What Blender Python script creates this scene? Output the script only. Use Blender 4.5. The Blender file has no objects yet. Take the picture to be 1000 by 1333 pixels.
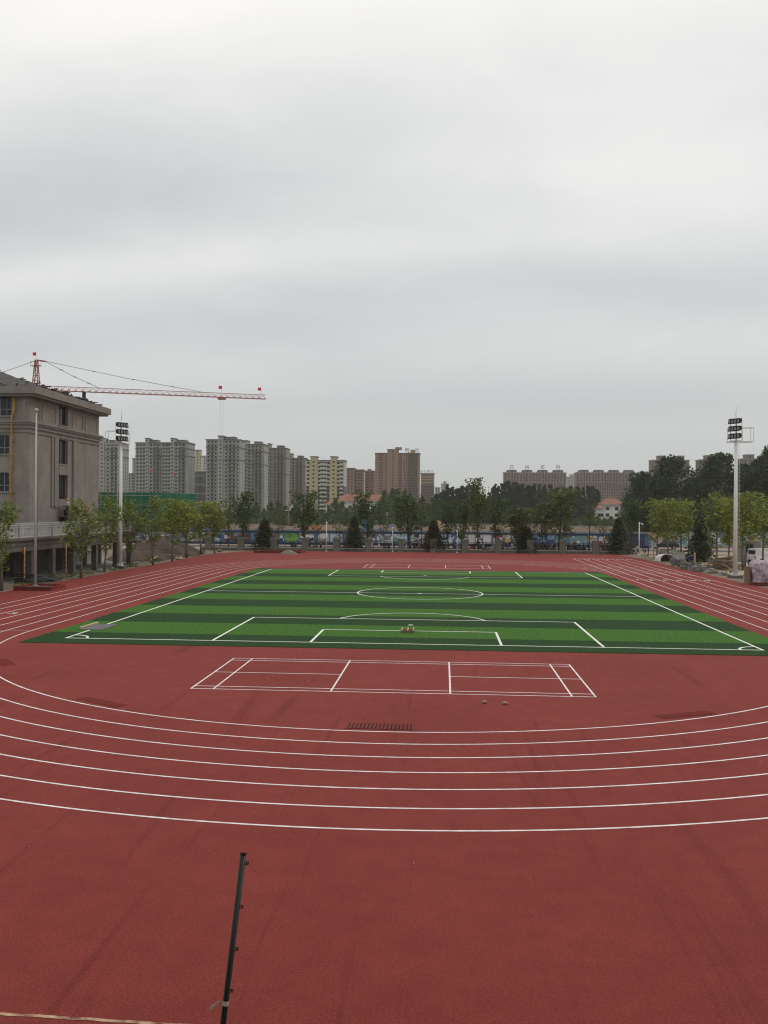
import bpy, bmesh, math, random
from mathutils import Vector, Matrix, noise

random.seed(7)
SC = bpy.context.scene
COL = SC.collection
R = math.radians

# ------------------------------------------------------------------ camera
F_PX, IMG_W, IMG_H = 1145.0, 1000.0, 1333.0
CAM_H, PITCH, ROLL, YAW = 6.011, -0.0014, 0.0074, 0.0675
fh = Vector((-math.sin(YAW), math.cos(YAW), 0))
rt0 = Vector((math.cos(YAW), math.sin(YAW), 0))
fwd = fh * math.cos(PITCH) + Vector((0, 0, 1)) * math.sin(PITCH)
up0 = -fh * math.sin(PITCH) + Vector((0, 0, 1)) * math.cos(PITCH)
rgt = rt0 * math.cos(ROLL) + up0 * math.sin(ROLL)
upv = -rt0 * math.sin(ROLL) + up0 * math.cos(ROLL)
CAM = Vector((0, 0, CAM_H))
cam_d = bpy.data.cameras.new('camera')
cam = bpy.data.objects.new('camera', cam_d)
COL.objects.link(cam)
m = Matrix((rgt, upv, -fwd)).transposed().to_4x4()
m.translation = CAM
cam.matrix_world = m
cam_d.sensor_fit = 'VERTICAL'
cam_d.sensor_height = 24.0
cam_d.sensor_width = 18.0
cam_d.lens = F_PX / IMG_H * 24.0
cam_d.clip_start = 0.1
cam_d.clip_end = 8000
SC.camera = cam

# ------------------------------------------------------------------ sky, sun, exposure
SUN_EL, SUN_AZ = R(52), R(62)          # azimuth clockwise from +Y (ahead), towards +X
world = bpy.data.worlds.new('World')
SC.world = world
world.use_nodes = True
wn = world.node_tree
wn.nodes.clear()
def WN(t, **kw):
    n = wn.nodes.new(t)
    for k, v in kw.items():
        setattr(n, k, v)
    return n
def WL(a, b): wn.links.new(a, b)
def wmath(op, a, b=None, c=None):
    n = WN('ShaderNodeMath', operation=op)
    for i, v in enumerate((a, b, c)):
        if v is None: continue
        if isinstance(v, (int, float)): n.inputs[i].default_value = v
        else: WL(v, n.inputs[i])
    return n.outputs[0]
sky = WN('ShaderNodeTexSky')
sky.sky_type = 'NISHITA'
sky.sun_disc = False
sky.sun_elevation = SUN_EL
sky.sun_rotation = SUN_AZ
sky.air_density = 1.0; sky.dust_density = 3.0
tc = WN('ShaderNodeTexCoord')
sep = WN('ShaderNodeSeparateXYZ'); WL(tc.outputs['Generated'], sep.inputs[0])
zc = wmath('MAXIMUM', sep.outputs[2], 0.0)
den = wmath('ADD', zc, 0.25)
px = wmath('DIVIDE', sep.outputs[0], den)
py = wmath('DIVIDE', sep.outputs[1], den)
comb = WN('ShaderNodeCombineXYZ')
WL(px, comb.inputs[0]); WL(py, comb.inputs[1])
def wnoise(scale, sx, sy, off, detail, rough, dist=0.0):
    mp = WN('ShaderNodeMapping'); WL(comb.outputs[0], mp.inputs[0])
    mp.inputs['Location'].default_value = off
    mp.inputs['Scale'].default_value = (sx, sy, 1)
    n = WN('ShaderNodeTexNoise'); WL(mp.outputs[0], n.inputs['Vector'])
    n.inputs['Scale'].default_value = scale
    n.inputs['Detail'].default_value = detail
    n.inputs['Roughness'].default_value = rough
    n.inputs['Distortion'].default_value = dist
    return n.outputs['Fac']
nb = wnoise(1.0, 0.8, 1.5, (7.1, 4.8, 0), 1, 0.4, 0.2)     # broad decks
nf = wnoise(3.6, 0.85, 1.25, (7.3, 4.2, 0), 8, 0.58, 0.5)      # finer ragged cloud
# long soft stratus rolls, fading into the even murk low down
ph = wmath('ADD', wmath('MULTIPLY', py, 9.8), wmath('MULTIPLY', wmath('SUBTRACT', nb, 0.5), 5.0))
roll_ = wmath('SINE', wmath('ADD', ph, wmath('ADD', wmath('MULTIPLY', px, 1.1), 3.7)))
fade = WN('ShaderNodeMapRange', interpolation_type='SMOOTHSTEP'); WL(zc, fade.inputs[0]); fade.inputs[1].default_value = 0.03; fade.inputs[2].default_value = 0.32
cl = wmath('MULTIPLY', fade.outputs[0], wmath('ADD', wmath('MULTIPLY', roll_, 0.08),
           wmath('ADD', wmath('MULTIPLY', wmath('SUBTRACT', nf, 0.5), 0.16),
                 wmath('MULTIPLY', wmath('SUBTRACT', nb, 0.5), 0.45))))
# brighter overhead, murkier towards the horizon
zfac = wmath('MULTIPLY', zc, 0.62)
val = wmath('ADD', wmath('ADD', cl, zfac), 0.578)
val = wmath('MINIMUM', wmath('MAXIMUM', val, 0.3), 1.0)
ramp = WN('ShaderNodeValToRGB'); WL(val, ramp.inputs[0])
ramp.color_ramp.elements[0].position = 0.30
ramp.color_ramp.elements[0].color = (0.30, 0.315, 0.325, 1)
ramp.color_ramp.elements[1].position = 1.0
ramp.color_ramp.elements[1].color = (1.0, 0.985, 0.962, 1)
e = ramp.color_ramp.elements.new(0.62); e.color = (0.572, 0.600, 0.615, 1)
SKY_STR = 0.1
cs = WN('ShaderNodeMix', data_type='RGBA', blend_type='MULTIPLY')
cs.inputs[0].default_value = 1.0
dust = WN('ShaderNodeMix', data_type='RGBA', blend_type='MULTIPLY')      # dusty warm air low down
dust.inputs[0].default_value = 1.0
dr = WN('ShaderNodeValToRGB'); WL(zc, dr.inputs[0])
dr.color_ramp.elements[0].position = 0.02; dr.color_ramp.elements[0].color = (1.03, 1.015, 0.98, 1)
dr.color_ramp.elements[1].position = 0.22; dr.color_ramp.elements[1].color = (1, 1, 1, 1)
WL(ramp.outputs[0], dust.inputs[6]); WL(dr.outputs[0], dust.inputs[7])
WL(dust.outputs[2], cs.inputs[6]); k = 1.0 / SKY_STR
cs.inputs[7].default_value = (k, k, k, 1)
mx = WN('ShaderNodeMix', data_type='RGBA')
mx.inputs[0].default_value = 0.97
WL(sky.outputs[0], mx.inputs[6]); WL(cs.outputs[2], mx.inputs[7])
bg = WN('ShaderNodeBackground'); bg.inputs[1].default_value = SKY_STR
WL(mx.outputs[2], bg.inputs[0])
wo = WN('ShaderNodeOutputWorld'); WL(bg.outputs[0], wo.inputs[0])

sd = bpy.data.lights.new('sun', 'SUN')
sd.energy = 0.6; sd.angle = R(25); sd.color = (1, 0.96, 0.9)
sun = bpy.data.objects.new('sun', sd); COL.objects.link(sun)
sun.rotation_euler = Vector((math.sin(SUN_AZ) * math.cos(SUN_EL), math.cos(SUN_AZ) * math.cos(SUN_EL), math.sin(SUN_EL))).to_track_quat('Z', 'Y').to_euler()
sun.location = (30, 30, 60)
SC.view_settings.view_transform = 'Standard'
SC.view_settings.look = 'None'
SC.view_settings.exposure = 0.0
SC.view_settings.gamma = 1.0
SC.view_settings.use_curve_mapping = False
SC.render.engine = 'CYCLES'
SC.cycles.use_denoising = True
SC.cycles.filter_width = 1.15
SC.cycles.max_bounces = 6
SC.cycles.volume_bounces = 1

# ------------------------------------------------------------------ helpers
def at(u, v, Y):
    """world point at depth Y on the sight line of photo pixel (u, v)"""
    d = fwd * F_PX + rgt * (u - 500.0) - upv * (v - 666.5)
    return CAM + d * (Y / d.y)
def xat(u, Y): return at(u, 664, Y).x
def zat(u, v, Y): return at(u, v, Y).z
def gnd(u, v):
    d = fwd * F_PX + rgt * (u - 500.0) - upv * (v - 666.5)
    return CAM + d * (-CAM_H / d.z)

def mat(name, col, rough=0.8, vary=0.0, scale=3.0, col2=None, bump=0.0, bscale=None, spec=0.3, metal=0.0, detail=4, stretch=None, trans=0.0):
    M = bpy.data.materials.new(name); M.use_nodes = True
    nt = M.node_tree; b = nt.nodes['Principled BSDF']
    b.inputs['Roughness'].default_value = rough
    b.inputs['Metallic'].default_value = metal
    b.inputs['Specular IOR Level'].default_value = spec
    c1 = (*col, 1)
    if vary > 0 or col2:
        g = nt.nodes.new('ShaderNodeNewGeometry')
        n = nt.nodes.new('ShaderNodeTexNoise')
        n.inputs['Scale'].default_value = scale; n.inputs['Detail'].default_value = detail
        n.inputs['Roughness'].default_value = 0.6
        src = g.outputs['Position']
        if stretch:
            mp = nt.nodes.new('ShaderNodeMapping'); mp.inputs['Scale'].default_value = stretch
            nt.links.new(src, mp.inputs[0]); src = mp.outputs[0]
        nt.links.new(src, n.inputs['Vector'])
        r = nt.nodes.new('ShaderNodeValToRGB')
        r.color_ramp.elements[0].position = 0.32; r.color_ramp.elements[1].position = 0.68
        if col2 is None:
            r.color_ramp.elements[0].color = (*[c * (1 - vary) for c in col], 1)
            r.color_ramp.elements[1].color = (*[min(1, c * (1 + vary)) for c in col], 1)
        else:
            r.color_ramp.elements[0].color = c1; r.color_ramp.elements[1].color = (*col2, 1)
        nt.links.new(n.outputs['Fac'], r.inputs[0])
        nt.links.new(r.outputs[0], b.inputs['Base Color'])
        if bump:
            n2 = nt.nodes.new('ShaderNodeTexNoise'); n2.inputs['Scale'].default_value = bscale or scale * 4
            n2.inputs['Detail'].default_value = 3
            nt.links.new(g.outputs['Position'], n2.inputs['Vector'])
            bp = nt.nodes.new('ShaderNodeBump'); bp.inputs['Strength'].default_value = bump
            bp.inputs['Distance'].default_value = 0.02
            nt.links.new(n2.outputs['Fac'], bp.inputs['Height']); nt.links.new(bp.outputs[0], b.inputs['Normal'])
    else:
        b.inputs['Base Color'].default_value = c1
    return M

def leafmat(name, c1, c2, scale=0.9):
    M = bpy.data.materials.new(name); M.use_nodes = True
    nt = M.node_tree; b = nt.nodes['Principled BSDF']; out = nt.nodes['Material Output']
    g = nt.nodes.new('ShaderNodeNewGeometry')
    r = nt.nodes.new('ShaderNodeValToRGB')
    r.color_ramp.elements[0].color = (*c1, 1); r.color_ramp.elements[1].color = (*c2, 1)
    nt.links.new(g.outputs['Random Per Island'], r.inputs[0])
    nt.links.new(r.outputs[0], b.inputs['Base Color'])
    b.inputs['Roughness'].default_value = 0.65; b.inputs['Specular IOR Level'].default_value = 0.25
    t = nt.nodes.new('ShaderNodeBsdfTranslucent'); nt.links.new(r.outputs[0], t.inputs[0])
    mxs = nt.nodes.new('ShaderNodeMixShader'); mxs.inputs[0].default_value = 0.3
    nt.links.new(b.outputs[0], mxs.inputs[1]); nt.links.new(t.outputs[0], mxs.inputs[2])
    nt.links.new(mxs.outputs[0], out.inputs[0])
    return M

class MB:
    def __init__(s): s.v = []; s.f = []; s.mi = []; s.sm = []
    def face(s, pts, mi=0, smooth=False):
        i = len(s.v); s.v += [tuple(p) for p in pts]; s.f.append(tuple(range(i, i + len(pts)))); s.mi.append(mi); s.sm.append(smooth)
    def box(s, x0, x1, y0, y1, z0, z1, mi=0):
        s.hexa([(x0, y0, z0), (x1, y0, z0), (x1, y1, z0), (x0, y1, z0), (x0, y0, z1), (x1, y0, z1), (x1, y1, z1), (x0, y1, z1)], mi)
    def hexa(s, p, mi=0):
        i = len(s.v); s.v += [tuple(q) for q in p]
        for q in ((0, 3, 2, 1), (4, 5, 6, 7), (0, 1, 5, 4), (1, 2, 6, 5), (2, 3, 7, 6), (3, 0, 4, 7)):
            s.f.append(tuple(i + a for a in q)); s.mi.append(mi); s.sm.append(False)
    def beam(s, a, b, w, h=None, mi=0, up=Vector((0, 0, 1))):
        a = Vector(a); b = Vector(b); h = h or w
        d = (b - a).normalized()
        if abs(d.dot(up)) > 0.98: up = Vector((0, 1, 0))
        x = d.cross(up).normalized() * w / 2; y = x.cross(d).normalized() * h / 2
        s.hexa([a - x - y, a + x - y, a + x + y, a - x + y, b - x - y, b + x - y, b + x + y, b - x + y], mi)
    def tube(s, pts, radii, n=8, mi=0, cap=True, smooth=True):
        pts = [Vector(p) for p in pts]
        rings = []
        for k, p in enumerate(pts):
            d = (pts[min(k + 1, len(pts) - 1)] - pts[max(k - 1, 0)]).normalized()
            u = Vector((1, 0, 0)) if abs(d.x) < 0.9 else Vector((0, 1, 0))
            a = d.cross(u).normalized(); b = d.cross(a).normalized()
            i = len(s.v)
            for j in range(n):
                t = 2 * math.pi * j / n
                s.v.append(tuple(p + (a * math.cos(t) + b * math.sin(t)) * radii[k]))
            rings.append(i)
        for k in range(len(rings) - 1):
            for j in range(n):
                j2 = (j + 1) % n
                s.f.append((rings[k] + j, rings[k] + j2, rings[k + 1] + j2, rings[k + 1] + j)); s.mi.append(mi); s.sm.append(smooth)
        if cap:
            for rr, rev in ((rings[0], False), (rings[-1], True)):
                ids = [rr + j for j in range(n)]
                s.f.append(tuple(ids[::-1] if not rev else ids)); s.mi.append(mi); s.sm.append(False)
    def ball(s, c, r, n=10, m=6, mi=0, sq=(1, 1, 1)):
        c = Vector(c); i = len(s.v)
        for a in range(m + 1):
            t = math.pi * a / m
            for b in range(n):
                p = 2 * math.pi * b / n
                s.v.append((c.x + r * sq[0] * math.sin(t) * math.cos(p), c.y + r * sq[1] * math.sin(t) * math.sin(p), c.z + r * sq[2] * math.cos(t)))
        for a in range(m):
            for b in range(n):
                b2 = (b + 1) % n
                s.f.append((i + a * n + b, i + (a + 1) * n + b, i + (a + 1) * n + b2, i + a * n + b2)); s.mi.append(mi); s.sm.append(True)
    def prism(s, prof, x0, x1, mi=0):
        """profile of (y, z) extruded along x"""
        i = len(s.v); n = len(prof)
        for x in (x0, x1): s.v += [(x, p[0], p[1]) for p in prof]
        s.f.append(tuple(i + j for j in range(n))); s.f.append(tuple(i + n + j for j in range(n))[::-1])
        s.mi += [mi, mi]; s.sm += [False, False]
        for j in range(n):
            j2 = (j + 1) % n
            s.f.append((i + j, i + n + j, i + n + j2, i + j2)); s.mi.append(mi); s.sm.append(False)
    def mesh(s, name, mats):
        me = bpy.data.meshes.new(name)
        me.from_pydata(s.v, [], s.f)
        for q in (mats if isinstance(mats, (list, tuple)) else [mats]): me.materials.append(q)
        me.polygons.foreach_set('material_index', s.mi)
        me.polygons.foreach_set('use_smooth', s.sm)
        me.validate(); me.update()
        return me
    def build(s, name, mats, parent=None, **props):
        return link(name, s.mesh(name, mats), parent, **props)
def link(name, data, parent=None, loc=None, **props):
    o = bpy.data.objects.new(name, data); COL.objects.link(o)
    if parent: o.parent = parent
    if loc is not None: o.location = loc
    for k, v in props.items(): o[k] = v
    return o
def thing(name, label, cat, loc=(0, 0, 0), rz=0.0, group=None):
    o = bpy.data.objects.new(name, None); COL.objects.link(o)
    o.location = loc; o.rotation_euler = (0, 0, rz)
    o.empty_display_size = 0.2
    o['label'] = label; o['category'] = cat
    if group: o['group'] = group
    return o
def tag(o, label, cat, group=None):
    o['label'] = label; o['category'] = cat
    if group: o['group'] = group
    return o
def kids(o): return list(o.children)
def copy_tree(o, parent=None):
    c = o.copy(); COL.objects.link(c)
    if parent: c.parent = parent
    for ch in kids(o): copy_tree(ch, c)
    return c
def dup(o, loc, rz=0, label=None, scale=None, group=None):
    c = copy_tree(o); c.location = loc; c.rotation_euler = (0, 0, rz)
    if scale: c.scale = scale if isinstance(scale, (tuple, list)) else (scale,) * 3
    if label: c['label'] = label
    if group: c['group'] = group
    return c
ORD = 'first second third fourth fifth sixth seventh eighth ninth tenth eleventh twelfth thirteenth fourteenth fifteenth sixteenth seventeenth eighteenth nineteenth twentieth'.split()
def nth(i):
    if i < 20: return ORD[i]
    t_ = ('twenty', 'thirty', 'forty', 'fifty')[(i + 1) // 10 - 2]
    return (t_[:-1] + 'ieth') if (i + 1) % 10 == 0 else t_ + '-' + ORD[(i + 1) % 10 - 1]
def struct(name, mb, mats): return mb.build(name, mats, None, kind='structure')

# ------------------------------------------------------------------ materials
def track_material():
    M = bpy.data.materials.new('red_rubber'); M.use_nodes = True
    nt = M.node_tree; b = nt.nodes['Principled BSDF']; N = nt.nodes.new; L = nt.links.new
    g = N('ShaderNodeNewGeometry')
    def noi(scale, detail=4, rough=0.6, stretch=None, dist=0.0):
        n = N('ShaderNodeTexNoise'); n.inputs['Scale'].default_value = scale
        n.inputs['Detail'].default_value = detail; n.inputs['Roughness'].default_value = rough; n.inputs['Distortion'].default_value = dist
        src = g.outputs['Position']
        if stretch:
            mp = N('ShaderNodeMapping'); mp.inputs['Scale'].default_value = stretch[:3]; mp.inputs['Rotation'].default_value = (0, 0, stretch[3])
            L(src, mp.inputs[0]); src = mp.outputs[0]
        L(src, n.inputs['Vector']); return n.outputs['Fac']
    def rmp(f, p0, c0, p1, c1):
        r = N('ShaderNodeValToRGB'); r.color_ramp.elements[0].position = p0; r.color_ramp.elements[1].position = p1
        r.color_ramp.elements[0].color = (*c0, 1); r.color_ramp.elements[1].color = (*c1, 1); L(f, r.inputs[0]); return r.outputs[0]
    def mixc(bt, fac, a, c):
        n = N('ShaderNodeMix'); n.data_type = 'RGBA'; n.blend_type = bt
        if isinstance(fac, float): n.inputs[0].default_value = fac
        else: L(fac, n.inputs[0])
        L(a, n.inputs[6])
        if isinstance(c, tuple): n.inputs[7].default_value = (*c, 1)
        else: L(c, n.inputs[7])
        return n.outputs[2]
    grain = rmp(noi(55, 2, 0.7), 0.3, (0.165, 0.031, 0.0255), 0.7, (0.276, 0.055, 0.0455))
    spk = rmp(noi(120, 1, 0.5), 0.70, (1, 1, 1), 0.80, (1.35, 1.25, 1.2))
    dspk = rmp(noi(85, 1, 0.5), 0.28, (0.42, 0.38, 0.38), 0.38, (1, 1, 1))
    c = mixc('MULTIPLY', 1.0, grain, spk); c = mixc('MULTIPLY', 0.8, c, dspk)
    g2 = rmp(noi(26, 2, 0.75), 0.30, (0.76, 0.74, 0.74), 0.70, (1.22, 1.22, 1.22)); c = mixc('MULTIPLY', 1.0, c, g2)
    g3 = rmp(noi(38, 1, 0.5), 0.66, (1, 1, 1), 0.74, (0.55, 0.52, 0.52)); c = mixc('MULTIPLY', 0.9, c, g3)
    big = rmp(noi(0.22, 5, 0.6, None, 0.5), 0.3, (0.91, 0.90, 0.90), 0.72, (1.08, 1.10, 1.10))
    c = mixc('MULTIPLY', 1.0, c, big)
    mid = rmp(noi(1.6, 4, 0.65), 0.3, (0.91, 0.90, 0.90), 0.7, (1.08, 1.09, 1.09))
    c = mixc('MULTIPLY', 1.0, c, mid)
    # drying marks and dragged dirt
    st = rmp(noi(0.35, 4, 0.6, (5.5, 0.22, 1, 0.22), 0.5), 0.60, (1, 1, 1), 0.72, (0.74, 0.72, 0.74))
    c = mixc('MULTIPLY', 0.8, c, st)
    st2 = rmp(noi(0.5, 4, 0.6, (4.5, 0.20, 1, -0.38), 0.7), 0.62, (1, 1, 1), 0.74, (0.77, 0.75, 0.76))
    c = mixc('MULTIPLY', 0.8, c, st2)
    du = rmp(noi(0.7, 6, 0.7, (1, 1, 1, 0.2), 1.2), 0.68, (0, 0, 0), 0.85, (1, 1, 1))
    c = mixc('MIX', mul_fac(nt, du, 0.25), c, (0.33, 0.14, 0.115))
    L(c, b.inputs['Base Color'])
    b.inputs['Roughness'].default_value = 0.85; b.inputs['Specular IOR Level'].default_value = 0.10
    bp = N('ShaderNodeBump'); bp.inputs['Strength'].default_value = 0.5; bp.inputs['Distance'].default_value = 0.006
    L(noi(60, 2, 0.8), bp.inputs['Height']); L(bp.outputs[0], b.inputs['Normal'])
    return M
def mul_fac(nt, colsock, k):
    n = nt.nodes.new('ShaderNodeMath'); n.operation = 'MULTIPLY'; n.inputs[1].default_value = k
    nt.links.new(colsock, n.inputs[0]); return n.outputs[0]
M_track = track_material()
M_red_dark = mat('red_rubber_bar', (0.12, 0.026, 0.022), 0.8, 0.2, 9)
M_white = mat('line_paint', (0.62, 0.54, 0.52), 0.7, 0, 3.5, col2=(0.90, 0.87, 0.86), detail=8)
M_wornwhite = mat('faded_line_paint', (0.46, 0.22, 0.20), 0.8, 0.15, 3, col2=(0.62, 0.42, 0.40))
M_chalk = mat('turf_line_fibre', (0.60, 0.64, 0.54), 0.85, 0, 4, col2=(0.82, 0.84, 0.76), detail=8)
def turf_mat(name, c):
    M = mat(name, c, 0.85, 0.42, 7.0, bump=0.6, bscale=60, spec=0.05, detail=8)
    return M
M_turf_l = turf_mat('turf_light', (0.054, 0.136, 0.024))
M_turf_d = turf_mat('turf_dark', (0.024, 0.057, 0.019))
M_dirt = mat('bare_dirt', (0.13, 0.10, 0.075), 0.95, 0, 0.6, col2=(0.24, 0.19, 0.14), bump=0.5, bscale=6)
M_soil = mat('dark_soil', (0.055, 0.040, 0.030), 0.95, 0, 0.8, col2=(0.11, 0.08, 0.058), bump=0.6, bscale=5)
M_sand = mat('sandy_yard', (0.30, 0.23, 0.155), 0.95, 0, 0.4, col2=(0.42, 0.335, 0.24), bump=0.4, bscale=5)
M_earth = mat('ploughed_earth', (0.105, 0.068, 0.042), 0.95, 0, 0.05, col2=(0.165, 0.11, 0.07), detail=8)
M_grassland = mat('field_grass', (0.05, 0.07, 0.028), 0.95, 0, 0.03, col2=(0.085, 0.10, 0.045), detail=8)
M_pave = mat('tan_paving', (0.30, 0.22, 0.185), 0.9, 0.12, 0.8)
M_asph = mat('asphalt', (0.07, 0.07, 0.07), 0.9, 0.15, 0.4)
M_conc = mat('concrete', (0.24, 0.23, 0.20), 0.9, 0.15, 1.2)
M_conc_d = mat('old_concrete', (0.115, 0.105, 0.09), 0.9, 0.22, 1.0)
M_conc_p = mat('pale_concrete', (0.42, 0.39, 0.34), 0.9, 0.12, 0.8)
M_pillar = mat('grey_stone_pillar', (0.145, 0.145, 0.115), 0.9, 0.12, 1.5)
M_black = mat('black_metal', (0.012, 0.012, 0.012), 0.5)
M_dkgreen = mat('dark_green_coat', (0.006, 0.011, 0.008), 0.42, 0.5, 30, spec=0.3)
M_galv = mat('pale_painted_steel', (0.68, 0.67, 0.65), 0.45, 0.06, 1.0, spec=0.5)
M_steel = mat('grey_steel', (0.32, 0.32, 0.32), 0.45, 0.1, 3, metal=0.3)
M_bark = mat('bark', (0.075, 0.058, 0.042), 0.95, 0.3, 6)
M_bark_p = mat('pale_bark', (0.17, 0.14, 0.11), 0.95, 0.3, 6)
M_wood = mat('weathered_timber', (0.20, 0.14, 0.09), 0.9, 0.3, 5)
M_wood_p = mat('fresh_timber', (0.50, 0.37, 0.22), 0.85, 0.2, 5)
M_glass = mat('dark_glass', (0.010, 0.013, 0.018), 0.15, spec=0.35)
M_glass_f = leafmat('far_window_glass', (0.010, 0.012, 0.014), (0.05, 0.052, 0.055))
_r = [n for n in M_glass_f.node_tree.nodes if n.type == 'VALTORGB'][0].color_ramp
_e = _r.elements.new(.80); _e.color = (0.016, 0.018, 0.020, 1); _e = _r.elements.new(.92); _e.color = (0.045, 0.046, 0.046, 1); _r.elements[-1].color = (0.15, 0.145, 0.13, 1)
for n in [n for n in M_glass_f.node_tree.nodes if n.type == 'MIX_SHADER']: n.inputs[0].default_value = 0.0
M_alum = mat('aluminium_frame', (0.25, 0.26, 0.26), 0.5)
M_frame_d = mat('dark_window_frame', (0.085, 0.085, 0.08), 0.6)
M_render = mat('cement_render', (0.19, 0.172, 0.148), 0.95, 0, 0.55, col2=(0.275, 0.25, 0.215), detail=9, bump=0.3, bscale=12)
M_render_b = mat('cement_band', (0.225, 0.205, 0.178), 0.95, 0.14, 0.8, detail=8)
M_roof = mat('rough_roof_tiles', (0.085, 0.08, 0.075), 0.95, 0.3, 2.0, detail=8)
M_orange = mat('orange_pipe', (0.55, 0.26, 0.03), 0.5, 0.2, 3)
M_craneR = mat('crane_red', (0.36, 0.10, 0.075), 0.6, 0.15, 1)
M_cable = mat('dark_cable', (0.05, 0.045, 0.045), 0.7)
M_flag = mat('red_flag_cloth', (0.65, 0.035, 0.04), 0.8)
M_net = mat('green_debris_net', (0.010, 0.085, 0.045), 0.9, 0, 0.35, col2=(0.02, 0.14, 0.072), detail=6)
M_blue = mat('blue_hoarding', (0.09, 0.17, 0.30), 0.6, 0.15, 0.5)
M_navy = mat('navy_coping', (0.014, 0.028, 0.075), 0.6)
M_ltblue = mat('light_blue_tile', (0.055, 0.08, 0.13), 0.6, 0.15, 2)
M_redtile = mat('red_roof_tiles', (0.25, 0.115, 0.08), 0.9, 0.2, 0.6)
M_whitewall = mat('white_wall', (0.62, 0.61, 0.57), 0.85, 0.08, 0.5)
M_skin = mat('skin', (0.36, 0.20, 0.13), 0.6)
M_hair = mat('black_hair', (0.01, 0.009, 0.008), 0.6)
M_tyre = mat('tyre_rubber', (0.012, 0.012, 0.012), 0.8)
M_cloth_lilac = mat('lilac_print_tarp', (0.20, 0.15, 0.185), 0.85, 0, 4.5, col2=(0.50, 0.40, 0.45), detail=6)

# ------------------------------------------------------------------ ground sheets
g = MB(); n_ = 24
g.face([(-2600, -60, -0.16), (2600, -60, -0.16), (2600, 2900, -0.16), (-2600, 2900, -0.16)])
struct('ground', g, M_grassland)
g = MB(); g.box(-75, 75, -12, 131, -0.30, -0.06); struct('site_dirt', g, M_dirt)
g = MB(); g.box(28.5, 70, 60, 126, -0.1, -0.03); struct('sandy_yard', g, M_sand)
g = MB(); g.box(-60, -34.5, 55, 108, -0.1, -0.035); struct('concrete_apron', g, M_conc)
g = MB(); g.box(-130, 75, 131.5, 156.0, -0.3, -0.05); struct('pavement', g, M_pave)
g = MB(); g.box(-130, 75, 140, 147.0, -0.05, -0.046); struct('road', g, M_asph)
g = MB(); g.box(-420, 420, 157, 372, -0.3, -0.10); struct('ploughed_field', g, M_earth)
g = MB(); g.box(-420, 420, 440, 462, -0.3, -0.12); struct('far_road', g, M_asph)

# red running surface, with its corner cut at the far left
XL, XR, YN, YF = -31.4, 25.9, 3.0, 128.0
g = MB()
poly = [(XL, YN), (XR, YN), (XR, 117), (24.6, YF), (-24.6, YF), (-27.5, 127.0), (-31.0, 119.5), (XL, 116)]
g.face([(x, y, 0.0) for x, y in poly])
for i in range(len(poly)):
    a, b = poly[i], poly[(i + 1) % len(poly)]
    g.face([(a[0], a[1], 0), (b[0], b[1], 0), (b[0], b[1], -0.12), (a[0], a[1], -0.12)][::-1])
struct('running_track', g, M_track)

# ------------------------------------------------------------------ lane lines
TX, TY0, TY1, TR, LANE, LW = -1.71, 42.3, 85.1, 18.44, 1.225, 0.065
def ribbon(mb, pts, w, z, closed=False, mi=0):
    pts = [Vector((p[0], p[1], 0)) for p in pts]; n = len(pts); L = []; Rr = []
    for i, p in enumerate(pts):
        a = pts[(i - 1) % n] if (closed or i > 0) else p
        b = pts[(i + 1) % n] if (closed or i < n - 1) else p
        d = (b - a).normalized(); q = Vector((-d.y, d.x, 0)) * w / 2
        L.append((p.x + q.x, p.y + q.y, z)); Rr.append((p.x - q.x, p.y - q.y, z))
    for i in range(n if closed else n - 1):
        j = (i + 1) % n
        mb.face([Rr[i], Rr[j], L[j], L[i]], mi)
for kk in range(7):
    r = TR + LANE * kk; pts = []
    for i in range(121):
        t = math.pi + math.pi * i / 120
        pts.append((TX + r * math.cos(t), TY0 + r * math.sin(t)))
    for i in range(1, 100):
        t = math.pi * i / 100
        pts.append((TX + r * math.cos(t), TY1 + r * math.sin(t)))
    pts = [(TX - r, TY1 - (TY1 - TY0) * i / 20) for i in range(20)] + pts[:121] + [(TX + r, TY0 + (TY1 - TY0) * i / 20) for i in range(1, 21)] + pts[121:]
    m_ = MB(); ribbon(m_, pts, LW, 0.004, True); struct('lane_line', m_, M_white)
    if kk: pass
    m_ = MB(); ribbon(m_, [(TX + r, TY1 + 0.3), (TX + r, 115.3)], LW, 0.0055); struct('sprint_lane_line', m_, M_white)
m_ = MB(); ribbon(m_, [(TX + TR, 115.4), (TX + TR + 6 * LANE, 115.4)], 0.09, 0.008); struct('start_line', m_, M_white)
m_ = MB(); ribbon(m_, [(TX + TR + 5.2 * LANE, 119.5), (TX + TR + 5.9 * LANE, 118.2)], 0.08, 0.008); struct('start_mark', m_, M_white)
for y in (55.5, 70.5):
    m_ = MB(); ribbon(m_, [(TX + TR, y), (TX + TR + 6 * LANE, y + 0.4)], 0.08, 0.007); struct('faded_mark', m_, M_wornwhite)
m_ = MB(); ribbon(m_, [(TX - TR - 2 * LANE, 41.5), (TX - TR, 41.8)], 0.07, 0.007); struct('faded_mark', m_, M_wornwhite)
m_ = MB(); ribbon(m_, [(TX + TR, 80.6), (TX + TR + 6 * LANE, 80.9)], 0.08, 0.007); struct('faded_mark', m_, M_wornwhite)

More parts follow.
